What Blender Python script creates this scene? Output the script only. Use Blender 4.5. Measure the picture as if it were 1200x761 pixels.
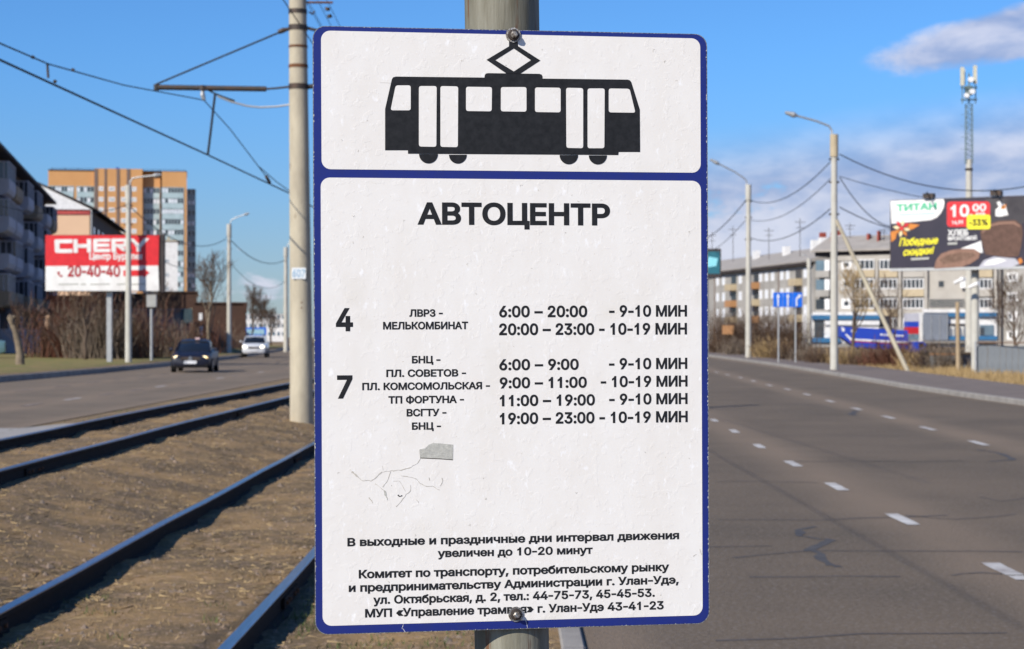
import bpy, math, random, json
from math import sin, cos, pi, radians as R
from mathutils import Vector, noise
from mathutils.geometry import tessellate_polygon
for o in list(bpy.data.objects): bpy.data.objects.remove(o)
C = bpy.context.scene.collection
SC = bpy.context.scene
rng = random.Random(7)

# ------------------------------------------------------------------ camera
F = 2200.0; HZ = 395.0; EYE = 1.68        # focal length in photo pixels, horizon row, eye height
cam = bpy.data.cameras.new('camera'); cam_o = bpy.data.objects.new('camera', cam); C.objects.link(cam_o)
cam.sensor_width = 36; cam.lens = 66; cam.shift_y = (HZ - 380.5) / 1200
cam.clip_start = .1; cam.clip_end = 6000
cam_o.location = (0, 0, EYE); cam_o.rotation_euler = (R(90), 0, 0)
cam.dof.use_dof = True; cam.dof.focus_distance = 2.82; cam.dof.aperture_fstop = 14.5
SC.camera = cam_o
SC.view_settings.view_transform = 'Standard'; SC.view_settings.look = 'None'
SC.view_settings.exposure = 0.22; SC.view_settings.gamma = 1
SC.view_settings.use_curve_mapping = False
SC.cycles.use_denoising = True
SC.cycles.max_bounces = 6

# ------------------------------------------------------------------ sky and sun
SUN_EL, SUN_AZ = 33, 42                    # sun stands behind the camera, 42 degrees to its left
sd = Vector((-sin(R(SUN_AZ)) * cos(R(SUN_EL)), -cos(R(SUN_AZ)) * cos(R(SUN_EL)), sin(R(SUN_EL))))
w = bpy.data.worlds.new('World'); SC.world = w; w.use_nodes = True
nt = w.node_tree; N = nt.nodes; Lk = nt.links
for n in list(N): N.remove(n)
wo = N.new('ShaderNodeOutputWorld'); bg = N.new('ShaderNodeBackground')
sky = N.new('ShaderNodeTexSky'); sky.sky_type = 'NISHITA'; sky.sun_disc = False
sky.sun_elevation = R(SUN_EL); sky.sun_rotation = R(180 + SUN_AZ)
sky.air_density = 1.0; sky.dust_density = 0.3; sky.ozone_density = 2.6; sky.altitude = 500
tc = N.new('ShaderNodeTexCoord'); sp = N.new('ShaderNodeSeparateXYZ'); Lk.new(tc.outputs['Generated'], sp.inputs[0])
def wm(op, a, b=None, c=None):
    n = N.new('ShaderNodeMath'); n.operation = op
    for i, v in enumerate((a, b, c)):
        if v is None: continue
        if isinstance(v, (int, float)): n.inputs[i].default_value = v
        else: Lk.new(v, n.inputs[i])
    return n.outputs[0]
def wnoise(scale, detail, rough, sx, sy, sz, off=(0, 0, 0), dist=0.0):
    mp = N.new('ShaderNodeMapping'); mp.inputs['Scale'].default_value = (sx, sy, sz); mp.inputs['Location'].default_value = off
    Lk.new(tc.outputs['Generated'], mp.inputs[0])
    n = N.new('ShaderNodeTexNoise'); n.inputs['Scale'].default_value = scale; n.inputs['Detail'].default_value = detail
    n.inputs['Roughness'].default_value = rough; n.inputs['Distortion'].default_value = dist
    Lk.new(mp.outputs[0], n.inputs['Vector']); return n.outputs[0]
def ramp(v, a, b):
    n = N.new('ShaderNodeMapRange'); n.interpolation_type = 'SMOOTHSTEP'
    n.inputs[1].default_value = a; n.inputs[2].default_value = b; Lk.new(v, n.inputs[0]); return n.outputs[0]
X_, Z_ = sp.outputs[0], sp.outputs[2]
n1 = wnoise(1.0, 8, .56, 8, 8, 18, (3.1, 1.7, .35), .25)
n1b = wnoise(1.0, 3, .5, 8, 8, 18, (3.1, 1.7, .57), .25)          # the same field sampled a little higher: lit tops, greyer bases
n2 = wnoise(1.0, 6, .6, 20, 20, 62, (7.3, 2.2, 1.0), .3)
band = wm('MULTIPLY', ramp(Z_, -.02, .02), wm('SUBTRACT', 1.0, ramp(wm('SUBTRACT', Z_, wm('MULTIPLY', X_, .14)), .058, .098)))
side = wm('MULTIPLY_ADD', X_, .62, .052)                     # more cloud towards the right
dens = wm('ADD', wm('MULTIPLY', n1, .68), wm('MULTIPLY', n2, .32))
c1 = wm('MULTIPLY', band, ramp(wm('ADD', dens, side), .512, .562))
# one drifting cloud higher up
gx = wm('DIVIDE', wm('SUBTRACT', X_, .268), .078); gz = wm('DIVIDE', wm('SUBTRACT', wm('SUBTRACT', Z_, wm('MULTIPLY', X_, .16)), .113), .0125)
gd = wm('ADD', wm('MULTIPLY', gx, gx), wm('MULTIPLY', gz, gz))
c2 = ramp(wm('SUBTRACT', wm('ADD', wm('MULTIPLY', dens, 1.5), .05), wm('MULTIPLY', gd, .24)), .48, .72)
cl = wm('MULTIPLY', wm('MAXIMUM', c1, c2), .86)
cshade = ramp(wm('ADD', wm('SUBTRACT', n1, n1b), wm('MULTIPLY', n2, .35)), .06, .30)
cc = N.new('ShaderNodeMixRGB'); cc.inputs[1].default_value = (3.6, 4.6, 7.4, 1); cc.inputs[2].default_value = (8.4, 8.5, 9.9, 1)
Lk.new(cshade, cc.inputs[0])
tint = N.new('ShaderNodeMixRGB'); tint.blend_type = 'MULTIPLY'; tint.inputs[0].default_value = 1
Lk.new(sky.outputs[0], tint.inputs[1])
hz_ = N.new('ShaderNodeMixRGB'); Lk.new(ramp(Z_, .0, .16), hz_.inputs[0]); hz_.inputs[1].default_value = (.62, .76, 1.06, 1); hz_.inputs[2].default_value = (.56, 1.02, 1.56, 1)
Lk.new(hz_.outputs[0], tint.inputs[2])
mx = N.new('ShaderNodeMixRGB'); Lk.new(cl, mx.inputs[0]); Lk.new(tint.outputs[0], mx.inputs[1]); Lk.new(cc.outputs[0], mx.inputs[2])
Lk.new(mx.outputs[0], bg.inputs[0]); bg.inputs[1].default_value = 0.075; Lk.new(bg.outputs[0], wo.inputs[0])

sl = bpy.data.lights.new('sun', 'SUN'); sl.energy = 5.0; sl.angle = R(.5); sl.color = (1, .92, .80)
so = bpy.data.objects.new('sun', sl); C.objects.link(so); so.rotation_euler = sd.to_track_quat('Z', 'Y').to_euler()

# ------------------------------------------------------------------ materials
MATS = {}
def mat(name, col, rough=.85, metal=0.0, col2=None, scale=3.0, amt=.5, bump=0.0, bscale=None, spec=.3, emit=None, detail=6, stretch=None,
        col3=None, s3=20, lo3=.6, hi3=.7, coat=0.0):
    if name in MATS: return MATS[name]
    m = bpy.data.materials.new(name); m.use_nodes = True; t = m.node_tree; b = t.nodes['Principled BSDF']
    b.inputs['Roughness'].default_value = rough; b.inputs['Metallic'].default_value = metal
    b.inputs['Specular IOR Level'].default_value = spec; b.inputs['Base Color'].default_value = (*col, 1)
    if coat: b.inputs['Coat Weight'].default_value = coat; b.inputs['Coat Roughness'].default_value = .08
    tco = t.nodes.new('ShaderNodeTexCoord'); vec = tco.outputs['Object']
    if stretch:
        mp = t.nodes.new('ShaderNodeMapping'); mp.inputs['Scale'].default_value = stretch
        t.links.new(vec, mp.inputs[0]); vec = mp.outputs[0]
    if col2 is None: col2 = tuple(c * .72 for c in col)
    def ns(s, d=detail):
        n = t.nodes.new('ShaderNodeTexNoise'); n.inputs['Scale'].default_value = s; n.inputs['Detail'].default_value = d
        n.inputs['Roughness'].default_value = .65; t.links.new(vec, n.inputs['Vector']); return n.outputs[0]
    def mr(v, a, b_, o1=0, o2=1):
        n = t.nodes.new('ShaderNodeMapRange'); n.inputs[1].default_value = a; n.inputs[2].default_value = b_
        n.inputs[3].default_value = o1; n.inputs[4].default_value = o2; t.links.new(v, n.inputs[0]); return n.outputs[0]
    mxn = t.nodes.new('ShaderNodeMixRGB'); mxn.inputs[1].default_value = (*col, 1); mxn.inputs[2].default_value = (*col2, 1)
    t.links.new(mr(ns(scale), .35, .68, 0, amt * 1.6), mxn.inputs[0]); out = mxn.outputs[0]
    if col3:
        m3 = t.nodes.new('ShaderNodeMixRGB'); t.links.new(out, m3.inputs[1]); m3.inputs[2].default_value = (*col3, 1)
        t.links.new(mr(ns(s3, 4), lo3, hi3), m3.inputs[0]); out = m3.outputs[0]
    t.links.new(out, b.inputs['Base Color'])
    if bump:
        bn = t.nodes.new('ShaderNodeBump'); bn.inputs['Strength'].default_value = bump; bn.inputs['Distance'].default_value = .02
        t.links.new(ns(bscale or scale * 6), bn.inputs['Height']); t.links.new(bn.outputs[0], b.inputs['Normal'])
    if emit:
        b.inputs['Emission Color'].default_value = (*emit[0], 1); b.inputs['Emission Strength'].default_value = emit[1]
    MATS[name] = m; return m

def road_material(name, lines, k=1.0):
    """asphalt with sandy dust along the lane lines and darker worn tracks: all of it dirt that stays put"""
    m = mat(name, (.158*k, .123*k, .088*k), .9, col2=(.112*k, .090*k, .066*k), scale=.35, amt=.7, bump=.8, bscale=34, spec=.2, col3=(.215, .185, .16), s3=26, lo3=.50, hi3=.72)
    t = m.node_tree; b = t.nodes['Principled BSDF']; src = b.inputs['Base Color'].links[0].from_socket
    g = t.nodes.new('ShaderNodeNewGeometry'); s = t.nodes.new('ShaderNodeSeparateXYZ'); t.links.new(g.outputs['Position'], s.inputs[0])
    def mm(op, a, b_=None):
        n = t.nodes.new('ShaderNodeMath'); n.operation = op
        for i, v in enumerate((a, b_)):
            if v is None: continue
            if isinstance(v, (int, float)): n.inputs[i].default_value = v
            else: t.links.new(v, n.inputs[i])
        return n.outputs[0]
    acc = None
    for x0, dxdy, wd in lines:
        d = mm('ABSOLUTE', mm('SUBTRACT', s.outputs[0], mm('ADD', x0, mm('MULTIPLY', s.outputs[1], dxdy))))
        mr = t.nodes.new('ShaderNodeMapRange'); mr.interpolation_type = 'SMOOTHSTEP'
        mr.inputs[1].default_value = wd; mr.inputs[2].default_value = .05; t.links.new(d, mr.inputs[0])
        acc = mr.outputs[0] if acc is None else mm('MAXIMUM', acc, mr.outputs[0])
    nz = t.nodes.new('ShaderNodeTexNoise'); nz.inputs['Scale'].default_value = 1.3; nz.inputs['Detail'].default_value = 5
    mp = t.nodes.new('ShaderNodeMapping'); mp.inputs['Scale'].default_value = (1.4, .18, 1); t.links.new(g.outputs['Position'], mp.inputs[0]); t.links.new(mp.outputs[0], nz.inputs['Vector'])
    fac = mm('MULTIPLY', acc, mm('ADD', .25, mm('MULTIPLY', nz.outputs[0], .75)))
    x = t.nodes.new('ShaderNodeMixRGB'); t.links.new(fac, x.inputs[0]); t.links.new(src, x.inputs[1]); x.inputs[2].default_value = (.235, .180, .130, 1)
    t.links.new(x.outputs[0], b.inputs['Base Color'])
    return m

M = lambda n: MATS[n]
mat('earth', (.335, .222, .108), .95, col2=(.155, .115, .070), scale=1.1, amt=.95, bump=1.0, bscale=30, spec=.1, col3=(.40, .28, .20), s3=16, lo3=.54, hi3=.70)
mat('dry_ground', (.26, .19, .11), .95, col2=(.15, .11, .07), scale=.8, amt=.6, bump=.6, bscale=8, spec=.1)
mat('lawn', (.21, .20, .065), .95, col2=(.25, .18, .09), scale=.45, amt=.9, bump=.5, bscale=9, spec=.1, col3=(.12, .15, .05), s3=1.2, lo3=.5, hi3=.62)
mat('pavement', (.20, .165, .145), .92, col2=(.15, .125, .11), scale=1.2, amt=.6, bump=.3, bscale=20, spec=.2)
mat('concrete', (.50, .45, .34), .88, col2=(.34, .30, .23), scale=2.2, amt=.6, bump=.35, bscale=30, spec=.2, stretch=(1, 1, .35), col3=(.25, .20, .14), s3=7, lo3=.66, hi3=.76)
mat('lamp_concrete', (.50, .49, .44), .88, col2=(.40, .38, .33), scale=1.6, amt=.5, bump=.2, spec=.2)
mat('kerb_concrete', (.33, .31, .28), .9, col2=(.22, .205, .19), scale=2.5, amt=.6, bump=.4, bscale=40, spec=.2)
mat('slab_concrete', (.36, .34, .32), .9, col2=(.24, .23, .22), scale=1.2, amt=.6, bump=.3, spec=.2)
mat('white_line', (.62, .61, .58), .7, col2=(.30, .27, .25), scale=3.5, amt=.65, spec=.3)
mat('worn_line', (.30, .25, .22), .85, col2=(.16, .14, .13), scale=2, amt=.8, spec=.2)
mat('tar', (.058, .055, .056), .8, col2=(.095, .088, .082), scale=6, amt=.6, spec=.3)
mat('faint_tar', (.075, .070, .070), .85, col2=(.10, .09, .085), scale=2, amt=.7, spec=.2)
mat('rail_head', (.33, .36, .42), .30, 1.0, col2=(.20, .20, .21), scale=7, amt=.6, stretch=(12, .5, 1))
mat('rail_steel', (.010, .008, .008), .9, .0, col2=(.022, .014, .010), scale=9, amt=.6, bump=.3)
mat('sign_bolt_steel', (.50, .49, .46), .35, .9, col2=(.22, .18, .14), scale=160, amt=.7, bump=.3, bscale=500)
mat('dark_steel', (.05, .05, .05), .6, .5, col2=(.10, .06, .04), scale=5, amt=.5)
mat('cable', (.02, .02, .022), .6)
mat('rust', (.20, .085, .035), .9, .1, col2=(.10, .05, .03), scale=14, amt=.8)
mat('galvanised', (.45, .46, .46), .5, .6, col2=(.34, .34, .34), scale=4, amt=.4)
mat('aluminium_rim', (.48, .49, .50), .5, .5, col2=(.08, .08, .09), scale=260, amt=.8, spec=.4)
mat('sign_pole_paint', (.25, .245, .20), .65, .0, col2=(.13, .12, .085), scale=30, amt=.85, bump=.15, bscale=60, spec=.4, stretch=(1, 1, .10), col3=(.13, .06, .028), s3=48, lo3=.565, hi3=.64)
mat('sign_blue', (.010, .022, .185), .45, col2=(.015, .026, .15), scale=60, amt=.4, spec=.4, col3=(.16, .17, .26), s3=210, lo3=.70, hi3=.78)
mat('sign_black', (.009, .010, .012), .6, col2=(.020, .021, .024), scale=90, amt=.6, spec=.25, col3=(.30, .29, .27), s3=230, lo3=.735, hi3=.80)
mat('sign_grey', (.50, .50, .46), .7, col2=(.40, .40, .37), scale=150, amt=.8, bump=.2, bscale=500)
mat('crack_brown', (.58, .55, .49), .8)
mat('crack_dark', (.10, .09, .075), .8)
mat('white_paint', (.80, .80, .79), .5, col2=(.70, .70, .70), scale=2, amt=.4)
mat('number_white', (.74, .78, .80), .5, col2=(.6, .64, .68), scale=8, amt=.4)
mat('number_blue', (.28, .42, .55), .6)
mat('window_white', (.80, .80, .80), .5, spec=.4)
mat('curtain_white', (.78, .80, .84), .35, spec=.5, col2=(.5, .55, .62), scale=1, amt=.4)
mat('glass_dark', (.035, .045, .055), .08, spec=.7, col2=(.07, .08, .09), scale=.6, amt=.5)
mat('glass_blue', (.16, .23, .28), .12, spec=.8, col2=(.09, .14, .18), scale=.3, amt=.6)
mat('car_glass', (.012, .015, .02), .05, spec=.6)
mat('brick_orange', (.58, .31, .13), .9, col2=(.52, .27, .11), scale=.25, amt=.5, bump=.1, bscale=6)
mat('stripe_brown', (.19, .14, .12), .9, col2=(.17, .12, .10), scale=.3)
mat('loggia_parapet', (.42, .53, .56), .5, col2=(.28, .38, .40), scale=.4, amt=.5)
mat('wall_peach', (.72, .49, .32), .9, col2=(.66, .44, .29), scale=.3, amt=.5)
mat('fascia_red', (.52, .09, .08), .7)
mat('wall_grey', (.37, .355, .33), .9, col2=(.25, .24, .225), scale=.35, amt=.6, bump=.1)
mat('wall_stone', (.43, .405, .365), .9, col2=(.34, .315, .28), scale=.3, amt=.6, bump=.1)
mat('wall_shade_dark', (.11, .085, .07), .9, col2=(.08, .06, .05), scale=.4)  # dark tone with shade painted in, for walls turned from the sun
mat('balcony_lilac', (.47, .47, .52), .8, col2=(.36, .36, .41), scale=.5)
mat('balcony_tan', (.34, .27, .19), .85, col2=(.25, .2, .15), scale=.5)
mat('balcony_ochre', (.42, .22, .10), .8)
mat('balcony_beige', (.48, .40, .27), .8, col2=(.38, .31, .21), scale=.8, amt=.6)
mat('roof_dark', (.06, .05, .05), .8)
mat('roof_slate', (.36, .33, .30), .85, col2=(.28, .26, .235), scale=.5, amt=.6, bump=.3, bscale=4)
mat('chimney_red', (.30, .07, .05), .9)
mat('shed_brown', (.075, .040, .028), .9, col2=(.055, .032, .024), scale=.6)
mat('shed_red', (.14, .028, .022), .9)
mat('shed_grey', (.15, .155, .17), .85, col2=(.11, .115, .125), scale=.8, amt=.5)
mat('shop_blue', (.045, .17, .34), .5)
mat('trailer_blue', (.02, .06, .42), .45, col2=(.02, .05, .36), scale=.4)
mat('flag_red', (.50, .02, .03), .5)
mat('fence_grey', (.20, .22, .235), .6, col2=(.15, .165, .18), scale=2, amt=.6, spec=.4)
mat('mesh_grey', (.20, .22, .26), .6, col2=(.16, .18, .21), scale=1.2)
mat('poster_red', (.70, .022, .030), .45, spec=.4)
mat('poster_white', (.80, .80, .78), .5, col2=(.58, .56, .55), scale=1.4, amt=.45)
mat('poster_textred', (.42, .02, .03), .5)
mat('poster_dark', (.022, .019, .034), .4, spec=.4, col2=(.035, .028, .045), scale=.8, amt=.6)
mat('poster_greydark', (.065, .058, .062), .4, spec=.4, col2=(.03, .025, .03), scale=.8, amt=.8)
mat('poster_green', (.04, .50, .26), .5)
mat('poster_yellow', (.85, .76, .04), .5)
mat('poster_cream', (.85, .72, .42), .5)
mat('poster_orange', (.62, .22, .04), .5)
mat('loaf_brown', (.13, .070, .052), .6, col2=(.085, .045, .032), scale=5, amt=.7, col3=(.05, .025, .02), s3=14, lo3=.62, hi3=.68)
mat('loaf_crumb', (.21, .125, .09), .6, col2=(.13, .075, .05), scale=9, amt=.9)
mat('slice_brown', (.27, .155, .11), .6, col2=(.20, .11, .08), scale=5, amt=.7)
mat('arrow_blue', (.012, .15, .72), .45)
mat('screen_teal', (.04, .17, .22), .3)
mat('pale_hoarding', (.30, .50, .62), .6)
mat('screen_pale', (.30, .75, .85), .3)
mat('car_navy', (.004, .006, .020), .5, .0, col2=(.004, .006, .018), coat=.12, spec=.5)
mat('car_silver', (.66, .68, .72), .35, .1, coat=.6, spec=.5, col2=(.5, .52, .56))
mat('car_teal', (.15, .28, .30), .3, .3, coat=.6, col2=(.14, .26, .28))
mat('rubber', (.015, .015, .015), .85)
mat('wheel_rim', (.35, .35, .36), .35, .8)
mat('headlight_lit', (.8, .75, .6), .2, emit=((1, .72, .30), 1.6))
mat('headlight_bright', (.9, .85, .7), .2, emit=((1, .93, .72), 2.2))
mat('headlight_amber', (.8, .3, .05), .2, emit=((1, .35, .05), 1.5))
mat('plate_white', (.75, .76, .78), .4)
mat('chrome', (.6, .6, .6), .15, 1.0)
mat('bark_pale', (.25, .20, .14), .95, col2=(.14, .11, .08), scale=4, amt=.8, bump=.5)
mat('bark', (.13, .095, .068), .95, col2=(.09, .065, .05), scale=4, amt=.6, bump=.4)
mat('twig_brown', (.13, .082, .052), .95, col2=(.085, .055, .038), scale=1, amt=.7)
mat('twig_grey', (.21, .165, .125), .95, col2=(.14, .11, .08), scale=1, amt=.7)
mat('twig_red', (.15, .062, .038), .95, col2=(.09, .045, .03), scale=1, amt=.7)
mat('twig_straw', (.40, .29, .14), .95, col2=(.28, .19, .09), scale=2, amt=.7)
mat('grass_green', (.085, .12, .035), .9)
mat('straw', (.36, .26, .13), .9, col2=(.25, .18, .10), scale=3)
mat('pebble', (.27, .20, .145), .85, col2=(.15, .12, .095), scale=5, amt=.9)
mat('antenna_cream', (.62, .60, .48), .6)
mat('mast_green', (.16, .22, .22), .6, .3)
mat('dish_white', (.85, .85, .85), .5)
mat('wood_post', (.40, .31, .20), .9, col2=(.3, .22, .14), scale=4)
mat('teal_roofbox', (.03, .09, .4), .6)
mat('pink_light', (.70, .50, .50), .5)

# white sign face: chalky vinyl with flakes, streaks and grime specks
def sign_white():
    m = mat('sign_white', (.77, .757, .735), .55, col2=(.73, .705, .67), scale=16, amt=.6, spec=.35, col3=(.83, .83, .83), s3=75, lo3=.60, hi3=.70, stretch=(1, 1, .55))
    t = m.node_tree; b = t.nodes['Principled BSDF']; src = b.inputs['Base Color'].links[0].from_socket
    tc = t.nodes.new('ShaderNodeTexCoord')
    def nz(s, d, lo, hi):
        n = t.nodes.new('ShaderNodeTexNoise'); n.inputs['Scale'].default_value = s; n.inputs['Detail'].default_value = d; t.links.new(tc.outputs['Object'], n.inputs['Vector'])
        r = t.nodes.new('ShaderNodeMapRange'); r.inputs[1].default_value = lo; r.inputs[2].default_value = hi; t.links.new(n.outputs[0], r.inputs[0]); return n.outputs[0], r.outputs[0]
    _, g = nz(330, 3, .70, .80); _, g2 = nz(11, 5, .60, .78)
    for f, c, k in ((g, (.46, .40, .30), .75), (g2, (.66, .63, .57), .55)):
        mu = t.nodes.new('ShaderNodeMath'); mu.operation = 'MULTIPLY'; t.links.new(f, mu.inputs[0]); mu.inputs[1].default_value = k
        x = t.nodes.new('ShaderNodeMixRGB'); t.links.new(mu.outputs[0], x.inputs[0]); t.links.new(src, x.inputs[1]); x.inputs[2].default_value = (*c, 1); src = x.outputs[0]
    t.links.new(src, b.inputs['Base Color'])
    h1, f1 = nz(70, 4, .56, .60)
    h2, _ = nz(420, 3, .5, .6)
    ad = t.nodes.new('ShaderNodeMath'); ad.operation = 'MULTIPLY_ADD'; t.links.new(h2, ad.inputs[0]); ad.inputs[1].default_value = .25; t.links.new(f1, ad.inputs[2])
    bn = t.nodes.new('ShaderNodeBump'); bn.inputs['Strength'].default_value = .28; bn.inputs['Distance'].default_value = .00035
    t.links.new(ad.outputs[0], bn.inputs['Height']); t.links.new(bn.outputs[0], b.inputs['Normal'])
sign_white()

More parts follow.
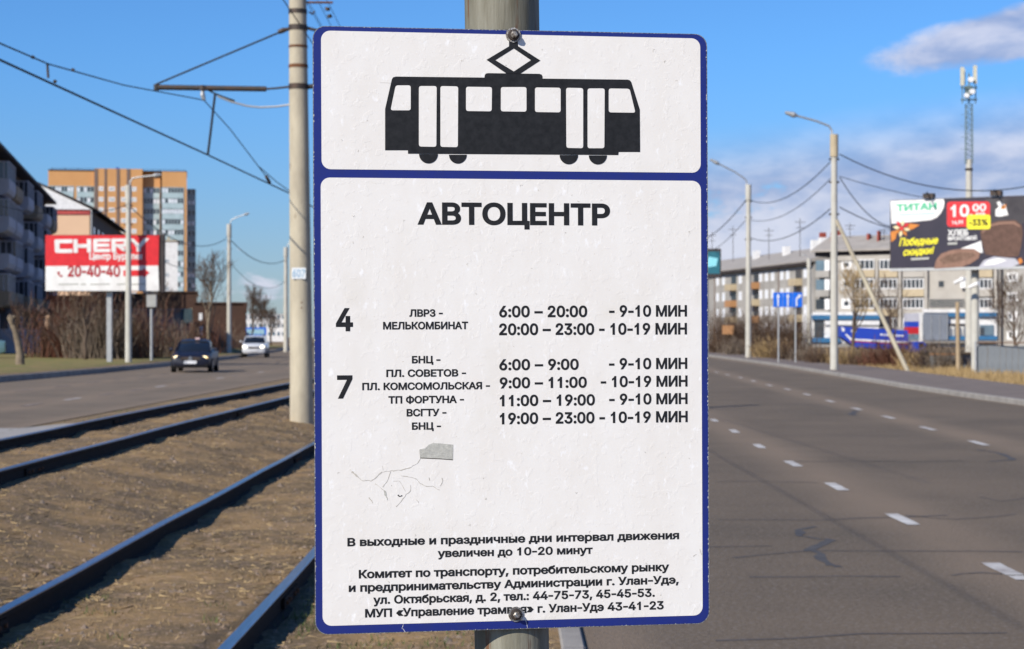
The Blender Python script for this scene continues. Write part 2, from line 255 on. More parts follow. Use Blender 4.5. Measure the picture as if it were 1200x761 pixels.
# ------------------------------------------------------------------ helpers
# outlines of the bold letters used on the signs, in thousandths
GLYPHS = json.loads('''{"!":[196,[[0,86,-30,97,-31,116,-29,133,-22,149,-10,156,-2,161,6,168,22,170,40,168,59,160,78,149,92,135,103,116,111,97,113,79,111,61,104,47,92,39,83,35,76,28,61,26,40,28,22,34,6,47,-10,61,-21,79,-29],[0,43,134,152,134,154,136,159,500,158,535,36,534,41,139]]],"%":[676,[[0,487,-35,501,-36,527,-34,551,-27,569,-18,574,-15,592,1,606,18,614,32,620,48,626,73,626,142,621,162,613,185,601,204,589,218,571,232,548,244,526,249,501,251,474,249,454,243,432,233,415,219,399,201,388,184,383,171,380,164,375,142,375,73,380,51,383,43,388,31,397,17,414,-4,432,-18,452,-28,476,-34],[0,193,-27,204,-27,207,-22,587,531,589,534,588,535,469,535,467,534,83,-24,83,-26],[1,491,63,486,68,480,84,480,131,486,146,490,151,494,153,508,153,515,148,522,131,522,82,517,70,513,64,501,62],[0,158,257,173,256,193,257,221,263,243,274,260,286,276,305,289,324,296,345,301,365,301,435,296,456,287,478,276,496,262,511,246,524,226,534,201,542,151,542,127,535,107,525,90,513,74,495,60,468,55,456,50,435,48,414,48,387,50,365,55,343,63,323,72,307,88,289,107,274,130,263],[1,166,355,160,360,154,376,155,424,158,434,165,444,171,445,183,445,190,440,196,423,197,410,196,379,192,364,187,357,177,354]]],",":[188,[[0,7,-145,8,-146,103,-146,105,-145,169,88,172,97,171,98,45,97]]],"-":[331,[[0,28,162,29,161,303,161,303,270,301,271,29,271,28,270]]],".":[188,[[0,85,-30,94,-31,115,-29,133,-21,150,-6,158,4,165,22,168,40,167,50,165,61,157,78,147,92,135,102,130,105,113,111,94,113,77,111,58,104,44,92,36,83,32,76,25,61,23,40,25,22,31,6,44,-10,60,-23,76,-29]]],"0":[453,[[0,210,-32,227,-33,269,-30,306,-17,341,4,368,31,392,65,410,107,422,151,429,199,432,249,429,309,421,363,409,404,392,443,369,476,339,506,305,527,269,538,228,542,186,538,149,526,114,506,85,477,62,445,59,438,43,402,33,365,24,306,21,254,24,202,31,149,43,106,62,63,84,32,116,2,150,-18,183,-29],[1,216,77,208,78,196,83,181,93,168,109,160,123,148,151,142,181,137,215,137,293,142,329,148,357,158,382,169,401,181,416,194,425,210,431,228,433,244,431,260,425,272,415,285,401,296,382,305,357,313,320,316,290,316,218,312,179,305,151,296,127,285,109,272,93,258,84,246,79,238,77,227,76]]],"1":[443,[[0,170,-26,289,-26,289,535,194,535,174,482,128,434,70,404,70,302,126,324,170,359]]],"2":[453,[[0,37,-25,38,-26,415,-26,416,-25,416,81,415,83,213,83,212,84,315,192,340,220,371,263,385,286,397,309,403,331,406,350,408,374,404,406,397,433,384,459,366,483,343,504,316,521,291,532,258,540,229,542,208,541,191,540,165,533,130,520,105,504,82,481,62,455,50,427,42,397,38,345,37,336,38,335,151,335,152,336,153,341,155,377,158,391,162,402,168,409,176,418,185,424,196,429,208,432,227,433,246,430,260,426,277,414,290,395,293,383,294,369,293,361,290,349,284,333,273,314,248,283,37,58]]],"3":[453,[[0,197,-32,219,-33,255,-31,288,-24,322,-10,350,6,373,26,394,54,408,81,418,117,420,143,419,156,417,176,408,207,394,235,373,262,347,284,319,300,286,312,275,313,274,315,399,451,398,534,44,535,43,534,44,426,231,426,232,424,131,310,130,223,131,221,227,220,248,216,264,209,277,202,286,193,293,184,297,173,302,156,303,145,301,129,297,117,292,107,277,92,252,80,236,77,219,76,202,77,188,80,166,88,147,104,139,120,132,156,130,158,13,157,21,101,32,70,50,40,66,23,94,0,122,-15,152,-25,184,-31]]],"4":[453,[[0,255,-25,256,-26,369,-26,369,78,440,80,439,189,370,189,369,191,369,343,256,344,255,342,255,190,155,189,154,191,352,527,356,534,355,535,233,535,231,534,13,166,13,80,14,79,255,79]]],"5":[453,[[0,201,-32,222,-33,256,-31,292,-22,320,-9,334,0,348,10,373,36,393,63,406,95,415,127,417,162,416,187,411,215,405,238,393,265,380,285,365,302,346,320,328,333,303,345,283,353,256,358,233,360,209,359,187,356,166,349,174,424,175,426,392,426,392,535,73,535,72,534,39,229,134,218,137,219,156,234,178,244,205,250,237,248,248,245,261,239,272,231,282,221,294,199,300,177,300,148,299,140,291,117,283,106,273,94,262,87,247,80,220,76,208,77,187,83,178,88,165,98,154,113,144,157,31,157,30,156,37,99,46,71,60,46,79,23,101,3,130,-14,159,-25,187,-31]]],"6":[453,[[0,205,-32,227,-33,262,-31,293,-23,326,-7,350,10,373,34,392,60,405,92,414,127,415,156,414,185,406,224,393,252,387,262,376,278,355,299,329,318,301,331,272,337,239,342,371,534,238,535,117,359,89,315,70,281,55,249,46,221,39,192,38,174,37,162,39,134,47,96,61,62,82,32,102,11,126,-6,162,-23,191,-31],[1,216,76,199,80,188,85,177,93,169,102,156,126,155,132,152,154,153,176,156,190,161,201,176,219,187,229,210,238,222,239,241,238,254,234,266,228,284,212,290,202,300,176,301,159,300,140,295,123,289,110,277,95,265,85,240,76]]],"7":[453,[[0,55,-26,56,-27,179,-27,182,-26,417,443,417,535,37,535,36,533,36,427,37,426,282,426]]],"8":[453,[[0,204,-32,226,-33,262,-31,295,-25,326,-14,355,2,380,23,398,45,403,52,416,76,424,102,427,129,427,151,425,163,420,184,411,207,399,227,386,245,371,259,360,268,381,293,396,320,405,348,408,381,406,409,397,438,384,463,380,470,365,487,343,506,315,523,290,533,256,540,223,542,189,539,162,533,137,523,110,508,85,486,68,463,55,438,46,410,44,382,46,359,47,348,55,321,69,295,93,268,84,262,67,246,52,226,41,207,32,184,27,160,25,135,28,104,37,74,53,46,71,24,98,2,125,-13,153,-23,189,-31],[1,207,77,192,80,178,85,160,96,150,107,146,117,143,126,142,142,143,152,146,163,152,174,160,184,171,194,190,203,209,208,226,209,245,208,270,200,281,193,292,184,300,174,306,163,308,157,309,149,309,129,306,117,302,107,294,98,285,91,275,85,260,80,242,77,226,76],[1,221,316,203,319,190,324,172,337,164,349,160,363,159,376,160,388,166,404,172,413,190,427,200,430,218,433,234,433,254,430,262,427,271,420,280,413,286,404,292,387,292,368,291,359,284,345,280,338,271,330,262,324,242,317]]],"9":[453,[[0,81,-25,82,-26,215,-25,364,194,382,227,398,263,407,289,412,313,415,347,413,383,404,417,392,445,372,476,351,498,326,516,294,530,260,539,224,542,193,539,162,532,154,529,130,518,105,501,81,477,63,450,49,420,39,380,37,352,39,317,47,284,63,252,80,227,99,208,122,192,154,178,183,170,214,167],[1,222,270,210,272,190,279,179,287,169,297,156,320,153,334,152,356,153,369,156,383,169,406,177,415,190,424,199,429,226,434,241,432,254,429,272,418,282,408,292,394,296,381,300,367,301,349,300,333,292,308,285,298,276,287,263,279,243,272]]],":":[188,[[0,85,-30,94,-31,115,-29,133,-21,150,-6,158,4,165,22,168,40,167,50,165,61,157,78,147,92,135,102,130,105,113,111,94,113,77,111,58,104,44,92,36,83,32,76,25,61,23,40,25,22,31,6,44,-10,60,-23,76,-29],[0,85,245,94,244,115,246,132,254,145,264,158,281,165,297,168,315,165,334,162,342,157,353,147,367,130,380,113,386,96,389,77,386,62,380,44,368,31,351,25,336,23,320,25,297,31,281,42,267,58,254,77,246]]],"«":[403,[[0,155,24,157,23,290,24,282,35,283,37,296,23,429,24,428,27,278,208,429,393,296,396,291,392,288,394,276,394,157,396,-1,210,-2,208,6,199]]],"»":[403,[[0,-24,24,107,23,108,23,119,36,121,35,113,24,246,23,399,202,405,208,404,210,246,396,127,394,115,394,112,392,107,396,-26,393,125,208,-23,29,-26,26]]],"А":[480,[[0,-20,-26,104,-27,151,115,154,116,327,116,375,-24,377,-27,486,-26,499,-26,500,-24,296,532,294,535,185,535,182,533,-21,-24],[1,189,225,189,227,194,241,238,373,239,374,290,226]]],"Б":[449,[[0,34,-25,35,-26,243,-26,279,-24,310,-18,343,-5,371,11,393,31,414,58,427,86,435,117,437,150,436,178,434,188,426,214,414,241,394,266,369,286,343,302,312,313,282,319,266,321,152,322,151,324,151,425,152,426,390,426,390,535,34,534],[1,152,83,151,84,151,211,152,212,243,212,268,210,288,204,299,198,303,195,312,184,318,169,321,152,318,131,312,113,303,102,298,98,287,92,269,86,262,84,240,83]]],"В":[456,[[0,34,-25,35,-26,248,-26,287,-24,318,-19,355,-6,382,9,406,30,423,53,435,80,442,106,444,136,442,166,435,194,426,216,412,236,398,252,377,269,388,278,400,292,411,309,418,328,423,350,425,372,422,405,415,431,404,455,400,461,387,478,369,495,343,513,312,526,276,533,246,535,34,534],[1,152,84,151,86,151,203,152,204,249,204,265,203,279,201,293,194,309,183,320,170,325,161,328,150,329,139,326,120,313,100,298,92,273,86,248,84],[1,152,312,151,313,151,424,152,425,238,425,265,423,284,416,293,410,301,400,307,384,309,372,307,358,301,341,287,326,277,320,255,314,241,312]]],"Г":[401,[[0,34,-25,35,-26,149,-26,151,-25,151,425,394,426,396,427,396,534,34,534]]],"Е":[419,[[0,34,-25,35,-26,401,-26,402,-25,402,83,401,84,152,84,151,86,151,200,152,202,380,202,382,203,382,311,380,312,151,313,151,424,152,425,398,425,399,427,399,534,34,534]]],"З":[431,[[0,194,-32,216,-33,252,-31,285,-24,318,-12,343,4,368,24,389,49,404,77,414,109,416,134,415,163,410,185,402,207,388,229,375,245,358,260,348,267,370,290,385,315,395,346,398,376,396,404,389,432,376,460,360,482,335,505,312,520,301,525,280,533,247,540,215,542,188,540,158,534,124,522,96,506,76,489,57,468,39,440,30,410,24,359,24,352,137,352,138,354,144,392,151,405,157,412,168,420,188,429,196,431,215,433,230,432,251,426,262,420,268,415,279,396,282,377,281,363,279,357,274,345,258,329,238,319,224,316,207,315,140,315,139,207,140,206,210,206,232,205,247,202,272,190,283,182,290,173,296,160,300,148,300,131,298,124,290,109,283,99,262,85,249,80,233,77,215,76,199,77,183,80,172,83,160,90,151,96,144,104,134,124,131,154,130,157,129,158,12,157,19,101,29,71,44,45,64,21,88,2,116,-14,146,-25,179,-31]]],"И":[523,[[0,35,-26,152,-26,376,335,372,-24,374,-26,490,-25,490,535,373,534,149,169,149,230,151,533,149,535,35,535,34,533,34,-24]]],"Й":[523,[[0,35,-26,152,-26,376,335,372,-24,374,-26,490,-25,490,535,373,534,149,169,149,230,151,533,149,535,35,535,34,533,34,-24],[0,246,537,265,536,284,538,305,543,326,552,343,564,357,578,371,596,381,619,386,637,387,648,390,682,388,685,294,685,292,682,289,651,286,644,277,636,271,633,262,632,254,633,248,636,238,645,236,651,232,683,230,685,137,685,135,683,139,637,146,615,155,594,166,580,182,564,199,552,221,542,238,537]]],"К":[467,[[0,34,-25,35,-26,149,-26,151,-25,151,203,152,204,186,203,357,-26,498,-26,500,-25,284,263,489,528,492,533,491,534,349,535,184,315,152,314,151,316,151,534,34,534]]],"Л":[520,[[0,5,-25,6,-26,72,-25,100,-21,119,-15,139,-3,156,10,169,27,180,45,189,67,196,89,205,142,229,425,367,426,369,425,369,-25,370,-26,486,-26,486,535,121,534,89,155,86,128,77,99,67,87,55,84,6,83,5,81]]],"М":[628,[[0,34,-25,35,-26,148,-26,149,-25,147,280,148,290,267,-25,269,-26,359,-26,361,-25,479,291,480,284,478,-25,479,-26,593,-26,594,-25,594,534,458,534,315,147,309,158,170,534,34,534]]],"Н":[517,[[0,35,-26,138,-27,149,-27,151,-26,151,204,152,205,365,205,366,204,366,-25,482,-26,483,-24,483,533,482,535,366,535,366,316,365,315,152,315,151,316,151,535,35,535,34,533,34,-24]]],"О":[533,[[0,248,-32,268,-33,310,-30,356,-18,398,2,434,31,464,64,486,99,504,145,516,196,520,254,516,310,506,359,488,406,461,448,432,480,398,506,389,511,356,527,317,537,268,542,218,538,178,526,136,506,99,477,71,445,44,401,27,356,18,312,15,270,14,252,17,202,27,152,46,104,71,63,101,30,139,1,178,-18,220,-30],[1,262,80,237,83,220,88,207,94,198,99,181,112,163,132,149,156,138,187,132,217,130,256,132,292,138,321,149,352,163,376,181,396,195,407,217,420,240,427,268,429,293,427,315,420,334,411,351,398,368,379,384,352,395,324,402,288,404,254,402,220,395,184,384,156,370,132,354,113,337,100,314,88,292,82]]],"П":[517,[[0,35,-26,138,-27,149,-27,151,-26,151,424,152,425,366,424,366,-24,368,-26,482,-26,483,-24,483,533,482,535,35,535,34,533,34,-24]]],"Р":[445,[[0,34,-25,35,-26,149,-26,151,-25,151,158,152,159,238,159,276,162,313,170,344,184,373,203,397,227,412,252,426,283,434,320,435,347,434,367,432,384,426,413,414,441,395,470,374,491,344,511,312,525,273,533,241,535,34,534],[1,152,269,151,270,151,425,234,426,255,424,271,421,282,416,294,408,303,400,311,386,317,364,318,352,317,333,314,317,309,305,303,295,294,287,280,278,254,270]]],"С":[510,[[0,248,-32,267,-33,296,-32,324,-28,348,-21,374,-11,399,4,420,18,440,36,451,49,472,79,483,101,492,126,506,185,504,187,389,187,378,151,367,129,359,118,349,108,332,96,315,88,295,82,281,80,267,79,243,82,220,88,198,99,175,118,161,135,149,156,139,182,132,218,130,252,132,292,139,326,149,352,163,376,168,382,179,395,195,408,217,420,246,427,281,429,306,425,331,414,345,405,359,391,366,382,378,359,389,322,506,323,494,379,483,407,472,431,466,440,456,454,439,473,417,494,396,507,373,520,348,529,323,536,295,541,265,542,228,539,218,538,178,526,135,506,101,480,70,445,46,406,27,356,17,306,14,254,15,238,17,202,24,167,28,148,46,104,70,63,99,31,139,1,178,-18,220,-30]]],"Т":[449,[[0,167,-26,270,-27,281,-27,283,-26,283,424,442,425,442,535,6,535,5,533,5,426,6,425,166,424,166,-24]]],"У":[437,[[0,62,-26,128,-27,150,-25,176,-20,195,-14,214,-3,229,10,244,27,255,44,264,63,460,533,459,535,332,535,221,246,104,535,-24,535,-24,533,-20,523,166,115,161,102,155,93,143,86,120,84,60,83,60,-24]]],"Ф":[578,[[0,230,-55,231,-56,346,-56,348,12,362,14,403,23,445,40,481,65,510,92,533,126,550,165,561,208,564,251,561,301,550,344,533,383,509,417,504,422,478,447,446,468,403,486,360,496,348,497,346,564,231,564,229,497,217,496,174,486,167,483,134,469,101,447,92,439,68,415,45,383,27,344,18,304,14,254,17,208,27,165,45,126,70,90,100,62,134,40,174,23,218,13,229,12],[1,229,126,210,131,189,139,171,149,156,164,144,183,136,203,131,228,129,250,131,281,137,306,145,327,157,345,173,360,190,371,210,378,229,382],[1,348,126,348,382,367,379,387,371,406,359,420,345,431,329,441,308,445,287,448,258,446,229,441,200,431,179,422,165,406,149,389,139,367,130]]],"Х":[474,[[0,-32,-25,-30,-26,106,-26,237,171,367,-25,504,-26,505,-25,299,263,496,534,360,535,235,354,119,534,-20,534,176,261]]],"Ц":[502,[[0,404,-135,405,-136,516,-136,518,-135,518,82,468,84,468,534,466,535,352,535,351,534,351,84,152,83,151,84,151,534,149,535,35,535,34,534,34,-26,402,-26,404,-27]]],"Ь":[452,[[0,34,-25,35,-26,248,-26,284,-24,321,-16,349,-5,369,7,379,14,401,34,421,63,432,88,440,119,444,156,443,166,440,194,432,224,419,250,415,256,399,277,377,296,349,313,341,316,315,326,284,332,248,334,152,334,151,533,149,535,35,535,34,533],[1,152,82,151,83,151,222,152,224,249,224,268,222,280,220,293,215,310,203,318,192,323,183,326,170,327,155,325,134,318,117,305,102,293,93,273,85,251,82]]],"Я":[449,[[0,-22,-26,97,-27,112,-26,217,169,219,171,297,171,298,169,298,-25,414,-26,414,535,211,535,170,533,136,525,105,512,77,494,52,471,36,447,32,440,23,418,15,387,13,352,15,319,23,287,36,257,54,232,77,211,97,198,98,196,-15,-10,-22,-24],[1,192,283,177,286,162,291,153,297,143,307,134,324,131,338,131,368,134,382,139,391,145,401,153,409,162,415,178,421,217,426,297,426,298,424,298,283,297,282,216,282]]],"а":[389,[[0,144,-34,180,-34,207,-30,225,-24,249,-11,250,-12,250,-25,252,-26,361,-26,363,-25,363,255,361,282,356,310,346,333,340,343,332,354,318,369,299,384,282,393,266,399,243,406,208,410,172,410,125,401,102,392,83,382,61,366,43,347,28,325,4,275,113,242,115,244,129,271,138,283,143,288,154,295,160,298,169,301,182,304,197,304,221,301,234,294,245,280,248,268,249,258,247,256,230,253,161,245,122,237,85,226,64,216,49,206,33,191,20,175,11,155,6,133,5,118,6,80,13,55,25,30,41,10,61,-6,82,-18,108,-28,132,-33],[1,169,72,152,73,139,77,130,81,123,88,119,99,119,111,122,119,129,126,143,134,164,140,246,152,260,155,280,162,282,161,252,138,249,138,248,127,245,116,235,99,225,89,214,82,202,77,189,73]]],"б":[411,[[0,193,-34,208,-35,247,-31,278,-22,310,-6,337,16,359,41,378,71,393,105,402,150,404,180,402,211,394,254,378,291,365,315,347,336,318,362,290,378,261,387,239,390,272,394,311,405,331,416,350,431,362,449,370,472,374,486,376,535,270,535,268,529,267,502,262,499,258,497,204,492,178,487,150,481,120,468,104,460,84,446,65,428,51,408,38,385,27,360,15,305,8,236,8,183,10,143,20,104,34,71,53,40,78,12,106,-8,137,-23,168,-31],[1,208,72,181,77,162,85,151,94,142,105,133,119,126,141,123,157,123,185,127,215,134,233,143,249,153,261,167,271,179,277,193,282,228,282,242,278,252,272,263,263,272,252,280,236,285,222,289,190,289,168,285,133,280,119,271,104,264,96,251,84,239,78,225,74]]],"в":[392,[[0,26,-26,27,-27,210,-26,261,-25,286,-20,311,-11,332,2,349,16,365,35,376,55,383,77,385,101,383,123,377,146,368,166,355,183,336,201,343,207,359,229,367,251,370,282,365,315,350,346,322,373,290,392,246,403,208,406,26,405],[1,138,82,137,83,137,141,138,142,243,141,252,139,260,134,264,129,266,121,269,108,268,101,267,98,260,89,255,86,246,83,232,82],[1,138,247,137,249,137,296,138,297,221,296,238,293,251,285,254,280,255,271,252,262,247,256,235,250,213,247]]],"г":[304,[[0,26,-26,27,-27,38,-27,140,-25,140,294,141,296,315,296,316,298,316,405,26,405]]],"д":[427,[[0,-14,-135,-13,-136,100,-136,101,-135,101,-27,103,-26,326,-26,328,-136,440,-136,441,-135,441,82,383,84,382,406,86,406,69,209,63,159,53,121,42,96,32,84,-14,82],[1,153,70,152,71,160,90,164,106,175,154,181,201,190,295,192,296,268,296,269,84,162,83]]],"е":[404,[[0,197,-34,212,-35,240,-33,267,-28,298,-17,315,-9,336,5,354,21,371,41,383,63,400,108,290,137,277,105,267,91,262,87,253,81,236,75,225,73,208,73,189,75,178,78,167,83,151,95,143,104,135,116,127,138,128,143,397,143,398,144,397,215,391,261,381,293,371,316,363,329,352,344,338,360,318,376,298,388,275,399,253,406,228,410,204,411,170,408,133,398,101,382,73,360,49,332,31,300,18,266,10,227,8,188,9,169,10,146,16,115,18,108,32,72,51,43,73,16,103,-6,136,-22,170,-32],[1,223,242,128,246,132,257,141,271,151,283,161,291,178,299,190,302,206,304,222,302,236,298,250,290,266,272,274,257,279,243,278,241]]],"ж":[563,[[0,19,-26,108,-27,224,121,225,118,225,-25,238,-26,338,-27,339,-26,339,121,457,-26,594,-25,424,193,592,404,455,406,339,259,339,405,225,406,225,260,224,258,108,406,-29,404,140,193,-32,-24]]],"з":[343,[[0,154,-30,171,-31,201,-29,229,-24,255,-15,277,-3,299,14,317,34,329,56,337,81,339,108,336,129,326,159,310,182,293,196,290,200,298,208,312,226,322,251,325,276,324,287,323,303,317,323,304,347,291,364,272,381,252,392,230,402,201,408,176,410,147,409,119,404,97,396,76,385,54,369,36,350,24,329,16,306,11,264,10,256,11,254,119,254,121,256,127,284,129,289,135,295,147,303,163,307,185,306,194,303,208,292,212,276,210,267,206,261,191,248,163,243,113,243,111,242,111,147,113,145,161,145,179,144,197,139,208,133,218,123,221,117,222,109,220,98,216,92,209,86,201,80,186,76,171,74,157,75,141,79,132,83,124,89,121,95,115,119,113,122,1,122,8,70,15,50,30,26,47,9,69,-7,94,-18,121,-26]]],"и":[411,[[0,26,-25,27,-26,126,-25,269,191,270,-25,271,-26,383,-26,383,406,286,406,141,186,140,189,140,405,138,406,27,406,26,405]]],"к":[376,[[0,26,-26,27,-27,38,-27,140,-25,140,130,141,132,152,132,155,130,277,-26,420,-24,247,196,417,404,276,406,141,243,140,246,140,405,26,405]]],"л":[400,[[0,-20,-26,-19,-27,22,-26,56,-24,86,-16,110,1,128,20,133,27,145,49,152,68,155,77,163,115,167,151,170,188,173,269,175,296,259,296,260,294,261,-26,373,-26,373,406,65,405,56,182,52,137,49,118,42,96,38,88,33,84,26,83,-19,83,-20,82]]],"м":[535,[[0,26,-26,27,-27,38,-27,140,-25,140,186,222,-26,311,-26,394,175,395,171,394,-25,508,-26,509,405,371,405,268,131,163,405,26,405]]],"н":[409,[[0,26,-26,27,-27,38,-27,140,-25,140,138,141,140,268,140,268,-24,269,-26,382,-25,382,406,268,405,268,251,266,249,141,249,140,251,140,405,26,405]]],"о":[415,[[0,192,-34,208,-35,242,-32,281,-22,312,-6,342,16,367,47,383,74,394,100,397,108,405,146,408,185,405,230,397,268,380,308,365,333,342,360,312,382,281,398,247,408,208,411,168,408,134,398,103,382,75,361,50,333,32,304,18,266,10,229,9,205,8,186,10,146,18,108,32,72,51,43,76,15,106,-8,134,-22,140,-24,168,-32],[1,201,73,189,75,170,81,161,87,151,97,142,110,134,125,127,146,124,166,123,193,124,211,132,246,140,263,149,277,161,289,173,297,189,301,209,303,226,301,242,297,254,289,272,269,281,250,288,230,293,186,289,154,286,140,275,111,266,99,254,87,242,79,226,75]]],"п":[408,[[0,26,-25,27,-26,140,-26,141,-25,141,295,266,296,268,295,268,-25,269,-26,382,-26,382,405,27,406,26,405]]],"р":[424,[[0,26,-168,27,-169,138,-169,140,-168,140,-10,141,-8,161,-20,180,-28,201,-32,215,-34,230,-35,263,-32,294,-23,329,-6,352,14,378,43,393,71,407,109,413,143,415,159,417,196,414,234,407,268,393,306,375,337,353,362,329,383,299,398,265,408,230,411,204,409,179,405,160,396,140,383,138,384,138,404,136,406,26,406],[1,211,74,191,79,180,85,167,96,156,112,147,134,141,160,139,181,140,207,144,235,149,249,156,268,166,281,177,291,191,298,202,302,226,303,240,301,258,293,275,281,282,270,290,254,296,235,300,215,302,188,297,143,290,124,282,109,275,98,263,87,251,79,229,74]]],"с":[396,[[0,192,-34,225,-34,254,-30,287,-19,304,-11,322,0,336,11,352,27,364,43,382,75,397,121,287,149,274,111,265,97,254,86,248,83,234,77,217,73,189,75,173,79,161,87,151,97,140,113,132,129,126,152,123,182,124,211,132,246,140,263,151,279,161,289,170,295,176,298,189,301,218,303,236,299,248,293,263,282,272,268,286,230,396,258,380,304,372,321,348,354,336,365,318,379,306,387,286,396,264,404,226,410,206,411,176,409,167,407,139,399,103,382,76,361,50,333,32,304,18,268,10,229,8,188,9,169,10,146,16,115,18,108,32,72,51,43,76,15,106,-8,134,-22,140,-24,168,-32]]],"т":[325,[[0,106,-25,108,-26,219,-26,220,-25,220,297,222,298,345,299,345,405,344,406,-19,406,-20,405,-20,299,105,298,106,297]]],"у":[389,[[0,69,-171,96,-172,132,-167,149,-161,164,-152,182,-140,197,-124,220,-90,238,-44,409,406,287,406,196,154,194,152,103,406,-20,406,134,-2,126,-27,116,-47,112,-55,104,-62,97,-63,86,-63,43,-55,42,-57,16,-154,18,-156,41,-165]]],"х":[379,[[0,-29,-26,-27,-27,105,-26,188,99,190,100,273,-26,407,-26,408,-24,404,-20,249,193,402,405,268,406,190,288,181,304,115,406,-22,405,131,194]]],"ц":[415,[[0,317,-135,318,-136,430,-136,431,-135,432,82,382,84,382,406,269,406,268,84,141,83,140,84,140,406,27,406,26,404,26,-26,27,-27,316,-26]]],"ч":[401,[[0,261,-25,263,-26,374,-26,375,-25,375,405,374,406,261,405,261,209,257,207,241,204,199,201,182,203,168,208,160,212,156,216,149,224,142,238,140,259,140,405,27,406,26,405,26,253,31,209,47,167,72,136,79,131,110,110,149,97,197,92,215,92,236,93,261,97]]],"ы":[511,[[0,26,-26,27,-27,218,-26,243,-24,274,-19,304,-6,330,13,345,26,357,43,369,67,371,-26,483,-26,484,405,370,405,369,180,359,201,346,219,336,228,324,239,304,251,277,262,251,268,236,270,218,271,141,271,140,273,140,406,26,405],[1,141,83,140,85,140,160,141,161,215,161,230,159,241,156,251,150,260,141,263,133,265,119,264,110,260,102,252,94,240,88,230,84,216,83]]],"ь":[388,[[0,26,-26,27,-27,218,-26,249,-23,279,-17,304,-6,326,8,345,26,360,48,371,71,377,94,380,119,379,138,378,152,371,176,360,199,348,216,324,239,304,251,277,262,249,268,218,271,141,271,140,273,140,406,26,405],[1,141,83,140,85,140,160,141,161,215,161,230,159,241,156,251,150,260,141,263,133,265,119,264,110,260,102,252,94,240,88,230,84,216,83]]],"э":[396,[[0,166,-34,190,-35,223,-32,262,-22,293,-6,319,14,344,41,364,72,378,110,386,150,388,186,387,204,385,229,378,265,364,304,346,332,320,361,293,382,262,398,224,408,190,411,171,410,132,404,93,388,76,378,60,366,46,352,31,333,15,302,0,258,102,232,106,230,106,149,-2,121,14,75,24,57,33,41,45,25,58,12,88,-9,129,-27,148,-31],[1,176,73,162,77,148,83,132,96,127,102,122,111,114,133,115,136,265,136,264,129,254,110,244,98,230,84,223,79,207,75,190,73],[1,116,244,115,246,121,261,127,274,136,285,155,298,165,301,177,303,207,301,223,297,230,292,246,277,254,266,263,244]]],"я":[385,[[0,-32,-25,-30,-26,99,-26,187,116,243,116,245,114,245,-25,246,-26,359,-26,359,405,177,406,129,402,87,389,51,366,25,336,14,311,10,300,5,256,10,219,24,186,51,154,71,141],[1,182,220,162,222,142,226,131,232,125,238,121,247,120,258,121,272,125,281,131,288,140,293,159,298,185,300,245,300,245,220]]],"–":[418,[[0,8,162,9,161,409,161,410,270,409,271,9,271,8,270]]]}''')
